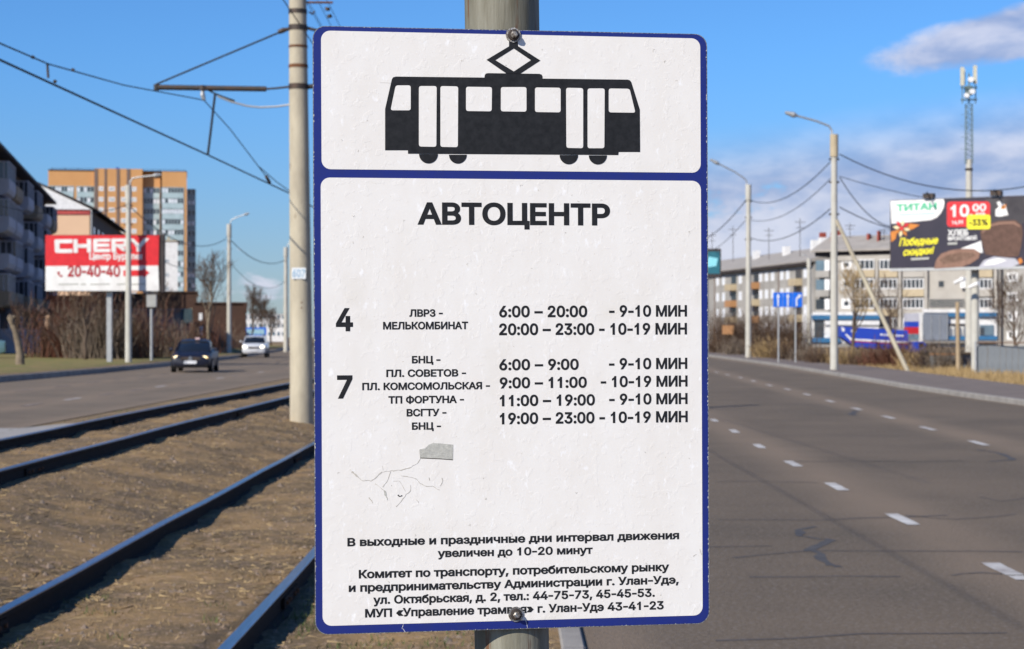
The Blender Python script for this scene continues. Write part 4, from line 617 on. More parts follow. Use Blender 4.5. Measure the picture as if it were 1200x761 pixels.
line('увеличен до 10-20 минут', 512.7, 694.3, 651.2, 641.6)
line('Комитет по транспорту, потребительскому рынку', 420.3, 784, 673.6, 663.6)
line('и предпринимательству Администрации г. Улан-Удэ,', 408.6, 795.2, 689, 679.2)
line('ул. Октябрьская, д. 2, тел.: 44-75-73, 45-45-53.', 437.2, 767.2, 703.8, 693.8)
line('МУП «Управление трамвая» г. Улан-Удэ 43-41-23', 427.7, 777.6, 719, 709)
# torn patch, cracks in the vinyl, chips along the border
def W5(x, y): return (360 + x / 5, 500 + y / 5)
patch = [(657,134),(690,128),(712,106),(735,97),(780,99),(854,106),(853,193),(775,187),(662,182)]
flat([(a - .0, b + .9) for a, b in [W5(*p) for p in patch]], -.00095, 'torn_patch_edge', 'crack_dark', plate)
flat([W5(*p) for p in patch], -.00110, 'torn_patch', 'sign_grey', plate)
def ribbon(pts, wpx, m, y=-.0010, T=W5, name='vinyl_crack'):
    P = [Vector(S(*T(*p))) for p in pts]; mb = MB(); wd = wpx * .00129 * .40; fine = []
    for a, b in zip(P, P[1:]):
        for k in range(3): fine.append(a.lerp(b, k/3) + Vector((rng.uniform(-1, 1), rng.uniform(-1, 1))) * .0006)
    fine.append(P[-1]); Lf = []; Rt = []
    for i, p in enumerate(fine):
        d = (fine[min(i+1, len(fine)-1)] - fine[max(i-1, 0)]).normalized(); n = Vector((-d.y, d.x)) * wd * rng.uniform(.3, 1.3)
        Lf.append((p.x+n.x, y, p.y+n.y)); Rt.append((p.x-n.x, y, p.y-n.y))
    for i in range(len(fine)-1): mb.quad(Rt[i], Rt[i+1], Lf[i+1], Lf[i])
    return mb.build(name, m, plate)
ribbon([(262,265),(280,282),(300,298)], 2.2, 'crack_brown'); ribbon([(300,298),(320,318),(345,315),(375,320)], .8, 'crack_brown')
ribbon([(378,318),(410,290),(437,265)], 1.3, 'crack_brown'); ribbon([(437,265),(470,262),(500,257)], .7, 'crack_brown'); ribbon([(500,259),(550,255),(598,243)], 1.4, 'crack_brown')
ribbon([(598,243),(615,230),(650,212),(663,186)], .8, 'crack_brown'); ribbon([(440,232),(445,255)], .8, 'crack_brown')
ribbon([(440,355),(462,330),(478,300),(490,262)], .8, 'crack_brown'); ribbon([(395,335),(430,360),(450,372)], .8, 'crack_brown'); ribbon([(450,372),(460,400),(470,432)], 2.6, 'sign_grey', y=-.00095)
ribbon([(550,290),(600,295),(640,305),(660,335),(700,350),(735,350),(775,372)], .8, 'crack_brown'); ribbon([(605,345),(605,375),(580,395),(550,440),(520,470)], .9, 'crack_brown')
ribbon([(790,298),(793,325),(780,348)], 1.0, 'crack_brown'); ribbon([(528,402),(542,408),(557,406)], 1.9, 'sign_black'); ribbon([(360,418),(372,430),(382,448)], 1.6, 'crack_brown')
ribbon([(712,300),(717,315)], 1.2, 'crack_brown')
ribbon([(640,430),(652,445)], 1.0, 'crack_brown'); ribbon([(500,320),(540,320),(575,380)], .5, 'crack_brown')
I_ = lambda x, y: (x, y)
ribbon([(474, 98), (445, 97)], .5, 'crack_brown', T=I_); ribbon([(473,730),(471,736),(475,741)], .6, 'poster_white', T=I_, y=-.0006); ribbon([(616,727),(618,736)], .8, 'poster_white', T=I_, y=-.0006)
ribbon([(820,643),(822,650)], 1, 'crack_brown', T=I_); ribbon([(812,652),(816,650)], 1, 'crack_brown', T=I_)
rb = random.Random(21)
for k in range(70):                        # small flakes lifted off the white vinyl
    x = rb.uniform(385, 812); y = rb.choice((rb.uniform(50, 190), rb.uniform(215, 350), rb.uniform(500, 700)))
    if abs(x - 600) < 160 and 80 < y < 195: continue
    a = rb.uniform(0, 6.28); s = rb.uniform(.8, 2.6)
    ribbon([(x, y), (x + s*cos(a), y + s*sin(a)), (x + s*1.3*cos(a + .8), y + s*1.3*sin(a + .8))], rb.uniform(.4, .8), 'crack_brown', T=I_)
mb = MB()
for k in range(170):                       # chips along the rim where the blue has come off
    side_ = rb.choice('RRRRLLTB'); s = rb.uniform(.0003, .0010)
    t = rb.uniform(-.9, 1)
    X, Z = {'R': (.2984, .43*t), 'L': (-.2988, .43*t), 'T': (.27*t, .4490), 'B': (.27*t, -.4490)}[side_]
    P = [(X + s*rb.uniform(.6, 1.4)*cos(j*1.257), Z + s*(2.0 if side_ in 'RL' else .8)*rb.uniform(.6, 1.4)*sin(j*1.257)) for j in range(5)]
    mb.add([(a, -.0006, b) for a, b in P], [(0, 1, 2, 3, 4)])
stuff(mb.build('border_chips', 'sign_grey', plate))
# pole with two bolts
pb = lambda Z: ((lerp([(0, .0197), (3, -.0283)], Z) - base.x * 1) * 1.0 + .0, .0)
mb = MB(); mb.tube([(.0262, 0, -.05), (-.0230, 0, 3.05)], [.0572, .0572], 48); pole = auto_smooth(mb.build('pole', 'sign_pole_paint', st)); 
for nm, (bx, by) in (('bolt', (600, 41.5)), ('bolt', (606, 720))):
    u, v = S(bx, by); fy = -.064 - .0007
    o = MB(); zc = SC0.z + v; xc = u
    b1 = auto_smooth(MB().tube([(xc, fy + .0002, zc), (xc, fy - .0018, zc)], [.0117, .0112], 32).build('bolt', 'sign_bolt_steel', st))
    auto_smooth(MB().tube([(xc, fy - .0018, zc), (xc, fy - .0040, zc), (xc, fy - .0046, zc)], [.0088, .0082, .0060], 28).build('washer', 'dark_steel', b1))
    auto_smooth(MB().tube([(xc, fy - .0040, zc), (xc, fy - .010, zc), (xc, fy - .0122, zc)], [.0056, .0056, .0040], 6).build('bolt_head', 'sign_bolt_steel', b1), 25)
    MB().box(xc - .012, xc + .012, -.0609, -.050, zc - .009, zc + .009).build('bracket', 'dark_steel', st)

# ------------------------------------------------------------------ catenary pole and its overhead wires
YP = 34.8; PX = (353.8 - 600) / F * YP
def ph(py, Y=YP): return EYE + (HZ - py) / F * Y
cp = thing('catenary_pole', 'thick pale concrete tram pole standing between the two tracks, numbered 607', 'pole', (PX, YP, .06))
bx0 = .0; dz = -.06
mb = MB(); mb.tube([(.0, 0, -.2), (-.035, 0, 3.5), (-.075, 0, 7.5), (-.09, 0, 9.6)], [.222, .195, .165, .15], 28); auto_smooth(mb.build('shaft', 'concrete', cp))
for py, m, hh in ((33, 'dark_steel', .05), (102, 'dark_steel', .05), (14, 'dark_steel', .04), (55, 'rust', .02), (78, 'rust', .03)):
    z = ph(py) + dz; r = lerp([(0, .222), (3.5, .195), (7.5, .165), (9.6, .15)], z) + .010; cx = lerp([(0, 0), (3.5, -.035), (7.5, -.075), (9.6, -.09)], z)
    MB().tube([(cx, 0, z - hh), (cx, 0, z + hh)], [r, r], 24).build('clamp_band', m, cp)
for py in (355, 361): MB().tube([(-.02 + .0, -.19, ph(py)+dz), (.03, -.195, ph(py)+dz)], .012, 6).build('bolt', 'rust', cp)
npl = MB().slab(rrect(-.165, .095, ph(327.5)+dz, ph(314.5)+dz, .02), -.215, -.210).build('number_plate', 'number_white', cp)
text('607', -.15, .085, ph(325.5)+dz, .145, 'number_blue', npl, -.217, bold=.012)
k = YP / F
def rel(px, py, dy=0): return ((px - 600) * k - PX, dy, ph(py) + dz)
arm = MB().tube([rel(183, 102.5), rel(312, 104.5)], .05, 10).build('bracket_arm', 'dark_steel', cp)
MB().tube([rel(312, 104.5), rel(325, 103.5), rel(342, 101.5)], .02, 8).build('arm_rod', 'dark_steel', cp)
MB().tube([rel(183, 99), rel(335, 35)], .018, 6).build('stay_wire', 'cable', cp)
MB().tube([rel(183.5, 99), rel(183.5, 106)], .055, 8).build('arm_clamp', 'dark_steel', cp)
MB().tube([rel(238, 100.5), rel(238, 106)], .075, 8).build('insulator_clamp', 'dark_steel', cp)
MB().tube([rel(237.5, 105), rel(237.5, 112), rel(239.5, 118)], [.03, .045, .03], 8).build('insulator', 'galvanised', cp)
MB().tube([rel(326, 38), rel(331, 36), rel(342, 33)], [.04, .05, .02], 8).build('stay_insulator', 'dark_steel', cp)
MB().tube([rel(243, 105), rel(252, 110), rel(262, 114), rel(275, 118.5)], .02, 6).build('pull_rod', 'cable', cp)
MB().tube([rel(255, 113), rel(271, 119.5), rel(290, 124.5), rel(305, 126), rel(325, 125), rel(341, 122.5)], .018, 8).build('white_pull_rod', 'galvanised', cp)
MB().tube([rel(252, 110), rel(248, 145), rel(243.5, 182)], .024, 6).build('dropper', 'cable', cp)
# right-hand bracket reaching over the near track
MB().tube([rel(360, 33), rel(372, 36), rel(470, 44)], .03, 8).build('bracket_arm', 'dark_steel', cp)
MB().tube([rel(358, 3), rel(390, 3.2)], .022, 6).build('cross_bar', 'rust', cp)
MB().tube([rel(362, 14), rel(366, 17), rel(369, 13)], .018, 6).build('hook', 'dark_steel', cp)
MB().tube([rel(358, 102), rel(372, 101), rel(470, 106)], .045, 8).build('bracket_arm', 'dark_steel', cp)
def wire(label, pts, r=.012, sag=0, name='overhead_wire', cat='wire', m='cable', group='overhead wires strung between the poles'):
    P = []
    if sag or len(pts) == 2:
        a, b = Vector(pts[0]), Vector(pts[1])
        for i in range(17): t = i/16; q = a.lerp(b, t); q.z -= sag * 4 * t * (1-t); P.append(q)
    else: P = [Vector(p) for p in pts]
    o = MB().tube(P, r, 6).build(name, m); return tag(o, label, cat, group)
cw = wire('taut contact wire of the far tram track, sloping down from the left edge', [(-7.0, 2, 4.98), (-6.02, 21.8, 4.93), at(244, 182, 34.6), at(341, 227.5, 43.5), (-4.7, 68, 4.9), (-5.2, 240, 4.9)], .015)
wire('thin messenger wire dipping to the clamp under the bracket arm', [(-6.1, 16, 4.95), at(0, 51, 21.5), at(56, 75, 24.2), at(145, 100, 29.5), at(239, 117.5, 34.8), at(270, 152, 37), at(308, 202, 39.3), at(314, 210, 40.2)], .010)
wire('short crossing wire running down right from the hanger clamp', [at(304, 196, 39), at(325, 214, 41.5), at(342, 226, 43)], .010)
cl_ = MB(); cl_.tube([at(54, 79, 24.2), at(57, 88, 24.2)], .035, 8).tube([at(308, 199, 39), at(317, 214, 39.6)], .03, 8)
tag(MB().tube([at(55.5, 75, 24.1), at(56.5, 91.5, 24.1)], .016, 8).build('wire_clamp', 'dark_steel'), 'small hanging link joining the two wires near the left edge', 'clamp')
tag(MB().tube([at(312, 207, 39.5), at(316, 214, 40)], .035, 8).build('wire_clamp', 'dark_steel'), 'small clamp where messenger and contact wire meet by the concrete pole', 'clamp')
for px, py in ((38, 67), (85, 82), (64, 95.5)): tag(MB().tube([at(px-1, py-.4, 24), at(px+2, py+.8, 24)], .022, 8).build('wire_joint', 'dark_steel'), {38: 'left bead-like joint on the upper tram wire', 85: 'right bead-like joint on the upper tram wire', 64: 'bead-like joint on the thick lower tram wire'}[px], 'clamp')
for a, lb in (((362, 3), 'feeder cable leaving the big pole, leftmost of the four'), ((372, 0), 'feeder cable leaving the big pole, second of the four'), ((383, 0), 'feeder cable leaving the big pole, third of the four'), ((398, 0), 'feeder cable leaving the big pole, rightmost of the four')):
    p = at(a[0], a[1], YP); z = p.z; e = Vector((p.x + .9, 240, z + .2)); s_ = Vector((p.x - .6, 12, z + .4)) if a[0] > 390 else p
    wire(lb, [s_, e], .006, 1.6 if a[0] < 390 else 2.0)
tag(MB().tube([at(384, 9, 36.5), at(383.5, 12.5, 36.5)], .05, 8).build('wire_clamp', 'dark_steel'), 'upper black clamp on the feeder cables right of the pole top', 'clamp')
tag(MB().tube([at(386, 17.5, 38), at(386.5, 21, 38)], .05, 8).build('wire_clamp', 'dark_steel'), 'lower black clamp on the feeder cables right of the pole top', 'clamp')
wire('contact wire of the near tram track, mostly behind the sign', [(-2.3, 4, 5.1), (-2.3, 240, 5.0)], .006, .1)

# ------------------------------------------------------------------ street lamps
def lamp(label, px, ytop, Y, base_z, tip, wdt=.34, band=False):
    X = (px - 600) / F * Y; h = EYE + (HZ - ytop) / F * Y - base_z; kk = Y / F
    t = thing('street_lamp', label, 'street lamp', (X, Y, base_z), 0, 'concrete street lamps along the road')
    auto_smooth(MB().tube([(0, 0, -.3), (0, 0, h)], [wdt/2, wdt*.36], 12).build('post', 'lamp_concrete', t))
    MB().tube([(0, 0, h - .9), (0, 0, h + .08)], [wdt*.36 + .05] * 2, 12).build('top_sleeve', 'balcony_beige' if band else 'lamp_concrete', t)
    tx_, tz = (tip[0] - px) * kk, (ytop - tip[1]) * kk + h; s = 1 if tx_ > 0 else -1
    MB().tube([(s*.1, 0, h - 1.0), (s*.1, 0, h + .25), (s*.22, 0, h + .45), (tx_*.35, 0, h + .45 + (tz-h-.45)*.35), (tx_*.78, 0, h + .45 + (tz-h-.45)*.78)], .045, 8).build('lamp_arm', 'galvanised', t)
    a = Vector((tx_*.75, 0, h + .45 + (tz-h-.45)*.75)); b = Vector((tx_, 0, tz))
    MB().tube([a, a.lerp(b, .3), b], [.06, .13, .06], 10).build('lamp_head', 'galvanised', t)
    for zc in (1.0, 2.0, 3.4): MB().tube([(-.22, 0, h - zc), (.22, 0, h - zc)], .05, 6).build('wire_bracket', 'dark_steel', t)
    return t
lamp('concrete street lamp standing in front of the red billboard', 150.5, 219, 100, .36, (189, 205), .36)
lamp('concrete street lamp right of the orange tower, in the gap between the cars', 268.5, 264, 158, .35, (292, 250), .42)
lamp('concrete street lamp just left of the big numbered pole, arm hidden', 335, 291, 195, .28, (352, 280), .52)
lamp('nearest right-hand street lamp, propped by a leaning strut', 977.5, 160, 82, .22, (920, 132), .36, True)
lamp('farther right-hand street lamp, between the sign and the propped lamp', 877, 218, 119, .44, (832, 187), .38)
lp_ = lamp('slim distant lamp post close behind the blue lane sign', 948, 304, 190, .4, (940, 300), .5)
# leaning strut
tag(auto_smooth(MB().tube([at(980, 258, 81.9), at(1064, 436, 80.5)], [.085, .10], 10).build('leaning_strut', 'concrete')), 'slanting concrete strut leaning against the nearest right-hand lamp', 'strut')
# wires on the right
Wr = [('thick sagging cable right of the propped lamp, level with the mast foot', (984, 181, 82), (1260, 203, 82), 1.15, .026),
      ('thin cable right of the propped lamp, running behind the bread billboard', (984, 207, 82), (1260, 244, 90), .5, .016),
      ('steep cable dropping right from the propped lamp to the billboard', (984, 208, 82), (1075, 258, 95), 1.1, .022),
      ('lowest cable right of the propped lamp', (984, 243, 82), (1120, 272, 95), .5, .022),
      ('upper sagging cable between the two right-hand lamps', (973, 190, 82), (880, 235, 119), .75, .022),
      ('middle sagging cable between the two right-hand lamps', (973, 210, 82), (880, 258, 119), .65, .018),
      ('lower sagging cable between the two right-hand lamps', (973, 245, 82), (880, 279, 119), .65, .022),
      ('upper cable running from the farther right-hand lamp behind the sign', (874, 235, 119), (800, 285, 170), .9, .03),
      ('lower cable running from the farther right-hand lamp behind the sign', (874, 258, 119), (800, 300, 170), .9, .02)]
for lb, a, b, s_, r_ in Wr: wire(lb, [at(*a), at(*b)], r_, s_)
Wl = [('upper cable from the middle left lamp towards the tower', (265, 280, 158), (150, 240, 100), 1.3, .028), ('upper cable between the middle and right left-side lamps', (271, 282, 158), (334, 305, 195), 1.0, .035),
      ('lower cable between the middle and right left-side lamps', (271, 309, 158), (334, 330, 195), 1.3, .022), ('lower cable from the middle left lamp towards the tower', (265, 305, 158), (150, 280, 100), 1.2, .02),
      ('cable crossing the gabled house towards the left edge', (148, 241, 100), (-60, 222, 70), .7, .018)]
for lb, a, b, s_, r_ in Wl: wire(lb, [at(*a), at(*b)], r_, s_)

# ------------------------------------------------------------------ billboards
def board_text(*a, **k): return text(*a, **k)
BY = 100.7; s = BY / F
bb = thing('billboard', 'red and white CHERY car dealer billboard on a grey post', 'billboard', ((53-600)*s, BY, .36))
Wd = 134 * s; Ht = 66 * s; zb = EYE + (HZ - 341.5) * s - .36
def CB(px, py): return ((px - 53) * s, zb + (341.5 - py) * s)
panel = MB().box(0, Wd, 0, .35, zb, zb + Ht).build('panel', 'dark_steel', bb)
MB().slab([(0.02, zb + .02), (Wd - .02, zb + .02), CB(185.5, 311.5), CB(53.5, 312)], -.02, 0).build('white_poster', 'poster_white', panel)
MB().slab([CB(53.4, 312), CB(185.6, 311.5), (Wd - .02, zb + Ht - .02), (.02, zb + Ht - .02)], -.022, 0).build('red_poster', 'poster_red', panel)
def ZC(x, y): return (50 + x / 8.276, 270 + y / 8.276)
def strokes(polys, parent, m, y, T, name='lettering', w=None):
    mb = MB()
    for P in polys:
        pp = [T(*p) for p in P]; mb.slab(pp, y, y + .01)
    return mb.build(name, m, parent)
T8 = lambda x, y: CB(*ZC(x, y))
letters = {'C': [[(122,90),(290,88),(290,125),(165,127),(165,183),(290,182),(290,220),(135,221),(120,208),(116,105)]],
           'H': [[(300,88),(340,88),(340,135),(430,133),(430,85),(472,84),(472,214),(432,215),(432,170),(342,171),(342,219),(302,219)]],
           'E': [[(500,84),(655,82),(655,112),(530,114),(530,130),(648,129),(648,160),(530,161),(530,180),(655,180),(655,212),(508,214),(492,200),(490,96)]],
           'R': [[(668,82),(812,80),(830,92),(830,150),(812,163),(780,163),(835,205),(780,206),(722,160),(712,160),(712,212),(668,212)]],
           'Y': [[(838,82),(882,82),(935,135),(985,78),(1035,80),(952,168),(952,208),(912,208),(912,168)]]}
for ch, P in letters.items(): strokes(P, panel, 'poster_white', -.035, T8)
strokes([[(708,112),(788,111),(788,131),(708,132)]], panel, 'poster_red', -.042, T8, 'letter_counter')
a = T8(455, 285); b = T8(965, 275); text('Центр Бурятии', a[0], b[0], a[1], .37, 'poster_white', panel, -.035, bold=.02)
a = T8(245, 452); b = T8(752, 445); text('20-40-40', a[0], b[0], a[1], .62, 'poster_textred', panel, -.035, bold=.035)
strokes([[(140,405),(165,400),(170,418),(160,424),(175,440),(188,432),(196,448),(178,455),(152,436)]], panel, 'poster_textred', -.035, T8, 'phone_symbol')
strokes([[(785,390),(975,386),(975,362),(1036,410),(985,462),(978,444),(785,446)]], panel, 'poster_red', -.035, T8, 'arrow_symbol')
for x0, x1 in ((155, 345), (370, 420), (460, 650), (720, 800), (850, 1000)): strokes([[(x0, 518), (x1, 515), (x1, 528), (x0, 531)]], panel, 'sign_grey', -.035, T8, 'fine_print')
MB().box((126-53)*s - .13, (126-53)*s + .13, .36, .62, -.4, zb + Ht*.5).build('post', 'galvanised', bb)
MB().box(Wd, Wd + .22, .05, .5, zb - .05, zb + Ht + .05).build('side_frame', 'roof_dark', bb)

# bread billboard, turned a little towards the road
TL, TRt = at(1043, 318, 79.5), at(1200, 316, 76.7); d_ = (TRt - TL); ang = math.atan2(d_.y, d_.x)
tb = thing('billboard', 'dark TITAN supermarket billboard advertising bread for 10.00, on a grey post', 'billboard', (TL.x, TL.y, .12), ang)
zb2 = TL.z - .12; L157 = Vector((d_.x, d_.y)).length; W2 = 6.05; H2 = 3.0
def TB(px, py):
    f_ = (px - 1043) / 157; top = 235 - 5*f_; bot = 318 - 2*f_
    # true perspective along the board
    Xr = (px - 600) / F; t = (Xr * TL.y - TL.x) / (cos(ang) - Xr * sin(ang))
    return (t, zb2 + (bot - py) / (bot - top) * H2)
pan2 = MB().box(0, W2, 0, .4, zb2, zb2 + H2).build('panel', 'dark_steel', tb)
MB().slab([(.03, zb2 + .12), (W2 - .03, zb2 + .12), (W2 - .03, zb2 + H2 - .03), (.03, zb2 + H2 - .03)], -.02, 0).build('dark_poster', 'poster_dark', pan2)
MB().box(0, W2, -.03, -.001, zb2, zb2 + .11).build('bottom_rail', 'galvanised', pan2)
def pf(pts, y, nm, m): return strokes([pts], pan2, m, y, TB, nm)
pf([(1155, 234), (1209, 232), (1209, 262), (1160, 266)], -.030, 'poster_field', 'poster_greydark')
pf([(1043.6,235.6),(1106,233.8),(1107,238),(1106,244),(1103,250),(1098,255.5),(1091,258.5),(1045,262.5)], -.032, 'white_field', 'poster_white')
def btext(body, xl, xr, yb, yt, m, bold=.03, y=-.045, shear=0, rot=0, nm='lettering'):
    a = TB(xl, yb); b = TB(xr, yb); c = TB(xl, yt); return text(body, a[0], b[0], a[1], c[1] - a[1], m, pan2, y, name=nm, bold=bold, shear=shear, rot=rot)
btext('ТИТАН', 1051, 1098, 248, 239.8, 'poster_green', .05, rot=.012)
pf([(1054, 251.5), (1096, 249.8), (1096, 251.0), (1054, 252.7)], -.045, 'fine_print', 'screen_pale')
pf(rr_img(1110, 237, 1160.5, 266.5, 4), -.032, 'red_field', 'poster_red')
btext('10', 1114.5, 1136, 255, 241, 'poster_white', .06); btext('.', 1137, 1140, 255, 241, 'poster_white', .06); btext('00', 1140, 1156, 248.5, 240, 'poster_white', .05); btext('РУБ', 1144, 1155, 253, 250, 'poster_white', .03)
btext('14,99', 1116, 1129, 263.5, 259.2, 'poster_white', .03)
pf(rr_img(1133.5, 252.5, 1161, 269.5, 3), -.055, 'yellow_field', 'poster_yellow'); btext('-33%', 1136, 1158, 265.5, 258, 'sign_black', .03, y=-.068)
btext('ХЛЕБ', 1110.8, 1135, 277, 270, 'poster_white', .05); btext('ФРОНТОВОЙ', 1111, 1145, 282.6, 278, 'poster_white', .03)
pf([(1111, 285), (1122, 284.6), (1122, 287), (1111, 287.4)], -.045, 'fine_print', 'sign_grey')
pf([(1126,292),(1150,283),(1152,297),(1146,296.5),(1138,292.5)], -.034, 'napkin', 'poster_white')
pf([(1149,272),(1158,263),(1172,259.5),(1190,259),(1198,265),(1199,275),(1197,289),(1194,301.5),(1180,302.5),(1155,299),(1151,285)], -.038, 'loaf_picture', 'loaf_brown')
pf([(1095,315.5),(1097,306),(1103,298),(1114,294),(1130,292),(1142,292.6),(1149,297),(1147,303.5),(1138,309.5),(1128,313.5)], -.042, 'slice_picture', 'slice_brown')
pf([(1150,273),(1158,264.5),(1172,261),(1189,260.6),(1196,265.5),(1196,268),(1188,263.5),(1172,264),(1160,267),(1152,274)], -.043, 'crust_highlight', 'slice_brown')
pf([(1101,305),(1112,299),(1128,296.5),(1140,297),(1144,300),(1136,304),(1120,308),(1106,310)], -.046, 'crumb_picture', 'loaf_crumb')
pf([(1147,314),(1153,306),(1165,301.5),(1190,304),(1195,310),(1185,314.5)], -.040, 'napkin', 'balcony_lilac')
pf([(1152,312),(1158,306),(1170,303.5),(1180,306),(1166,311)], -.044, 'napkin', 'poster_white')
pf([(1167,254),(1167,247),(1171,243),(1168,238.5),(1172,236.5),(1175,240),(1179,241),(1180,247),(1182,253),(1172,255)], -.045, 'white_mark', 'poster_white')
pf([(1174,242),(1180,240.5),(1178,246),(1173,246)], -.050, 'orange_mark', 'poster_orange')
pf([(1193,305),(1197,303),(1199,308),(1195,311)], -.044, 'orange_mark', 'poster_orange')
btext('Победные', 1054, 1100, 288.8, 279.5, 'poster_yellow', .03, shear=.3, rot=.03); btext('скидки!', 1059, 1096, 300.2, 291.5, 'poster_yellow', .035, shear=.3, rot=.05)
pf([(1068, 303), (1089, 302), (1089, 304.3), (1068, 305.3)], -.045, 'fine_print', 'sign_grey')
for kx in range(8):
    a = R(45 * kx + 10); p = [(1057 + r_*cos(a + da), 268 + r_*sin(a + da)*1.05) for r_, da in ((2.0, 0), (6.5, -.32), (10.5, 0), (6.5, .32))]
    pf(p, -.045 - .003*(kx % 2), 'petal_picture', 'poster_cream' if kx % 2 == 0 else ('poster_red' if kx in (5, 7) else 'poster_orange'))
pf(circ(1057, 268, 2.4, 10), -.056, 'flower_centre', 'poster_red')
pf([(1066,262),(1078,264),(1070,269),(1063,270)], -.038, 'ribbon_picture', 'poster_orange'); pf([(1044,272),(1052,270),(1050,280),(1045,284)], -.038, 'ribbon_picture', 'poster_orange')
pc = TB(1138, 318)[0]
MB().tube([(pc, .6, -.4), (pc, .6, zb2 + 1.5)], .16, 14).build('post', 'lamp_concrete', tb)
MB().box(.1, W2 - .1, .40, .55, zb2 + .3, zb2 + .5).build('beam', 'dark_steel', tb)
for px in (1089, 1168):
    x = TB(px, 235)[0]
    fl = MB().tube([(x, .1, zb2 + H2), (x, -.3, zb2 + H2 + .25), (x + .1, -.9, zb2 + H2 + .1)], .03, 6).build('floodlight_arm', 'dark_steel', tb)
    MB().box(x - .22, x + .22, -.2, .15, zb2 + H2 + .02, zb2 + H2 + .22).build('floodlight', 'dark_steel', fl)
for dx_ in (-.3, .3):
    MB().tube([(pc + dx_ - .25, -.5, zb2 - .55 - .2*(dx_ > .2)), (pc + dx_ + .18, -.6, zb2 - .38 - .2*(dx_ > .2))], [.07, .10], 8).build('lower_floodlight', 'dish_white', tb)
# teal screen
ts = thing('billboard', 'teal advertising screen half hidden behind the right edge of the sign', 'billboard', ((812-600)/F*140, 140, .5))
zt = lambda py: EYE + (HZ - py) / F * 140 - .5
MB().box(0, 33*140/F, 0, .3, zt(325), zt(291.5)).build('panel', 'roof_dark', ts); MB().box(.1, 33*140/F - .1, -.02, 0, zt(321), zt(295)).build('teal_poster', 'screen_teal', ts)
MB().slab([(.9, zt(314)), (1.75, zt(312)), (1.85, zt(303)), (1.2, zt(301))], -.04, -.02).build('pale_shape', 'screen_pale', ts); MB().tube([(1, .3, -.5), (1, .3, zt(320))], .2, 10).build('post', 'galvanised', ts)

# lane direction sign
YL = 101; kk = YL / F
ls = thing('lane_sign', 'blue three-lane direction sign with white arrows on two posts', 'road sign', ((906-600)*kk, YL, .40))
def LS(px, py): return ((px - 906) * kk, EYE + (HZ - py) * kk - .40)
for x0, x1 in ((906.2, 917.3), (917.6, 928.7), (929, 940.2)):
    a, b = LS(x0, 360), LS(x1, 343); MB().box(a[0], b[0], 0, .03, a[1], b[1]).build('sign_panel', 'arrow_blue', ls)
for cx in (911.8, 923.2): strokes([[(cx-.8,359),(cx+.8,359),(cx+.8,348.5),(cx+2.1,348.5),(cx,344),(cx-2.1,348.5),(cx-.8,348.5)]], ls, 'window_white', -.012, LS, 'arrow_symbol')
strokes([[(932.6,359),(934.2,359),(934.2,351),(936,348.6),(936.2,350),(939.4,346.6),(935.6,344.6),(935.8,346.6),(933.4,348.6),(932.6,351)]], ls, 'window_white', -.012, LS, 'arrow_symbol')
for px in (912.5, 932.5): x = LS(px, 0)[0]; MB().tube([(x, .07, -.3), (x, .07, LS(0, 350)[1])], .045, 8).build('post', 'galvanised', ls)

# cell mast
YM = 160; kk = YM / F
cm = thing('cell_mast', 'tall mobile phone mast with cream antennas behind the bread billboard', 'mast', ((1135.5-600)*kk, YM, .4))
mz = lambda py: EYE + (HZ - py)*kk - .4
mxx = lambda px: (px - 1135.5)*kk
auto_smooth(MB().tube([(.05, 0, -.5), (0, 0, mz(187))], [.36, .26], 14).build('concrete_shaft', 'lamp_concrete', cm))
for dx_ in (-.26, .26):
    for dy_ in (-.2, .2): MB().tube([(dx_*1.1, dy_, mz(192)), (dx_, dy_, mz(122))], .035, 6).build('mast_leg', 'mast_green', cm)
mb = MB(); nb = 22
for i in range(nb):
    z0 = mz(190) + (mz(122) - mz(190)) * i / nb; z1 = mz(190) + (mz(122) - mz(190)) * (i+1) / nb; s_ = 1 if i % 2 else -1
    for dy_ in (-.2, .2): mb.tube([(-.27*s_, dy_, z0), (.27*s_, dy_, z1)], .014, 4)
    mb.tube([(-.27, -.2, z1), (.27, -.2, z1)], .012, 4)
stuff(mb.build('lattice_bracing', 'mast_green', cm))
for py in (135, 148, 161, 175): MB().tube([(-.75, -.1, mz(py)), (0, -.1, mz(py))], .012, 4).build('rung', 'mast_green', cm)
MB().tube([(0, 0, mz(200)), (0, 0, mz(197.5))], [.34]*2, 12).build('clamp_band', 'dark_steel', cm)
for py in (103, 117): MB().tube([(.7*cos(t*pi/6), .5*sin(t*pi/6), mz(py)) for t in range(13)], .04, 5).build('ring', 'mast_green', cm)
MB().tube([(0, 0, mz(122)), (0, 0, mz(86))], .07, 8).build('top_tube', 'mast_green', cm)
for px in (1127, 1142.5): MB().tube([(mxx(px), -.2, mz(122)), (mxx(px), -.2, mz(100))], .05, 6).build('strut', 'mast_green', cm)
for (px, y0, y1, dy_) in ((1126.8, 101, 79.5, -.25), (1129.8, 99, 81, .3), (1141.8, 99, 77.5, -.25)):
    MB().box(mxx(px) - .15, mxx(px) + .15, dy_ - .1, dy_ + .1, mz(y0), mz(y1)).build('antenna_panel', 'antenna_cream', cm)
for (px, py, r_) in ((1136, 94.5, .25), (1131, 113, .22), (1137.5, 108.5, .24)): MB().tube([(mxx(px), -.45, mz(py)), (mxx(px), -.65, mz(py))], [r_, r_*.9], 14).build('dish', 'dish_white', cm)
MB().box(mxx(1131), mxx(1139), -.2, .2, mz(112), mz(101)).build('equipment_box', 'mast_green', cm)

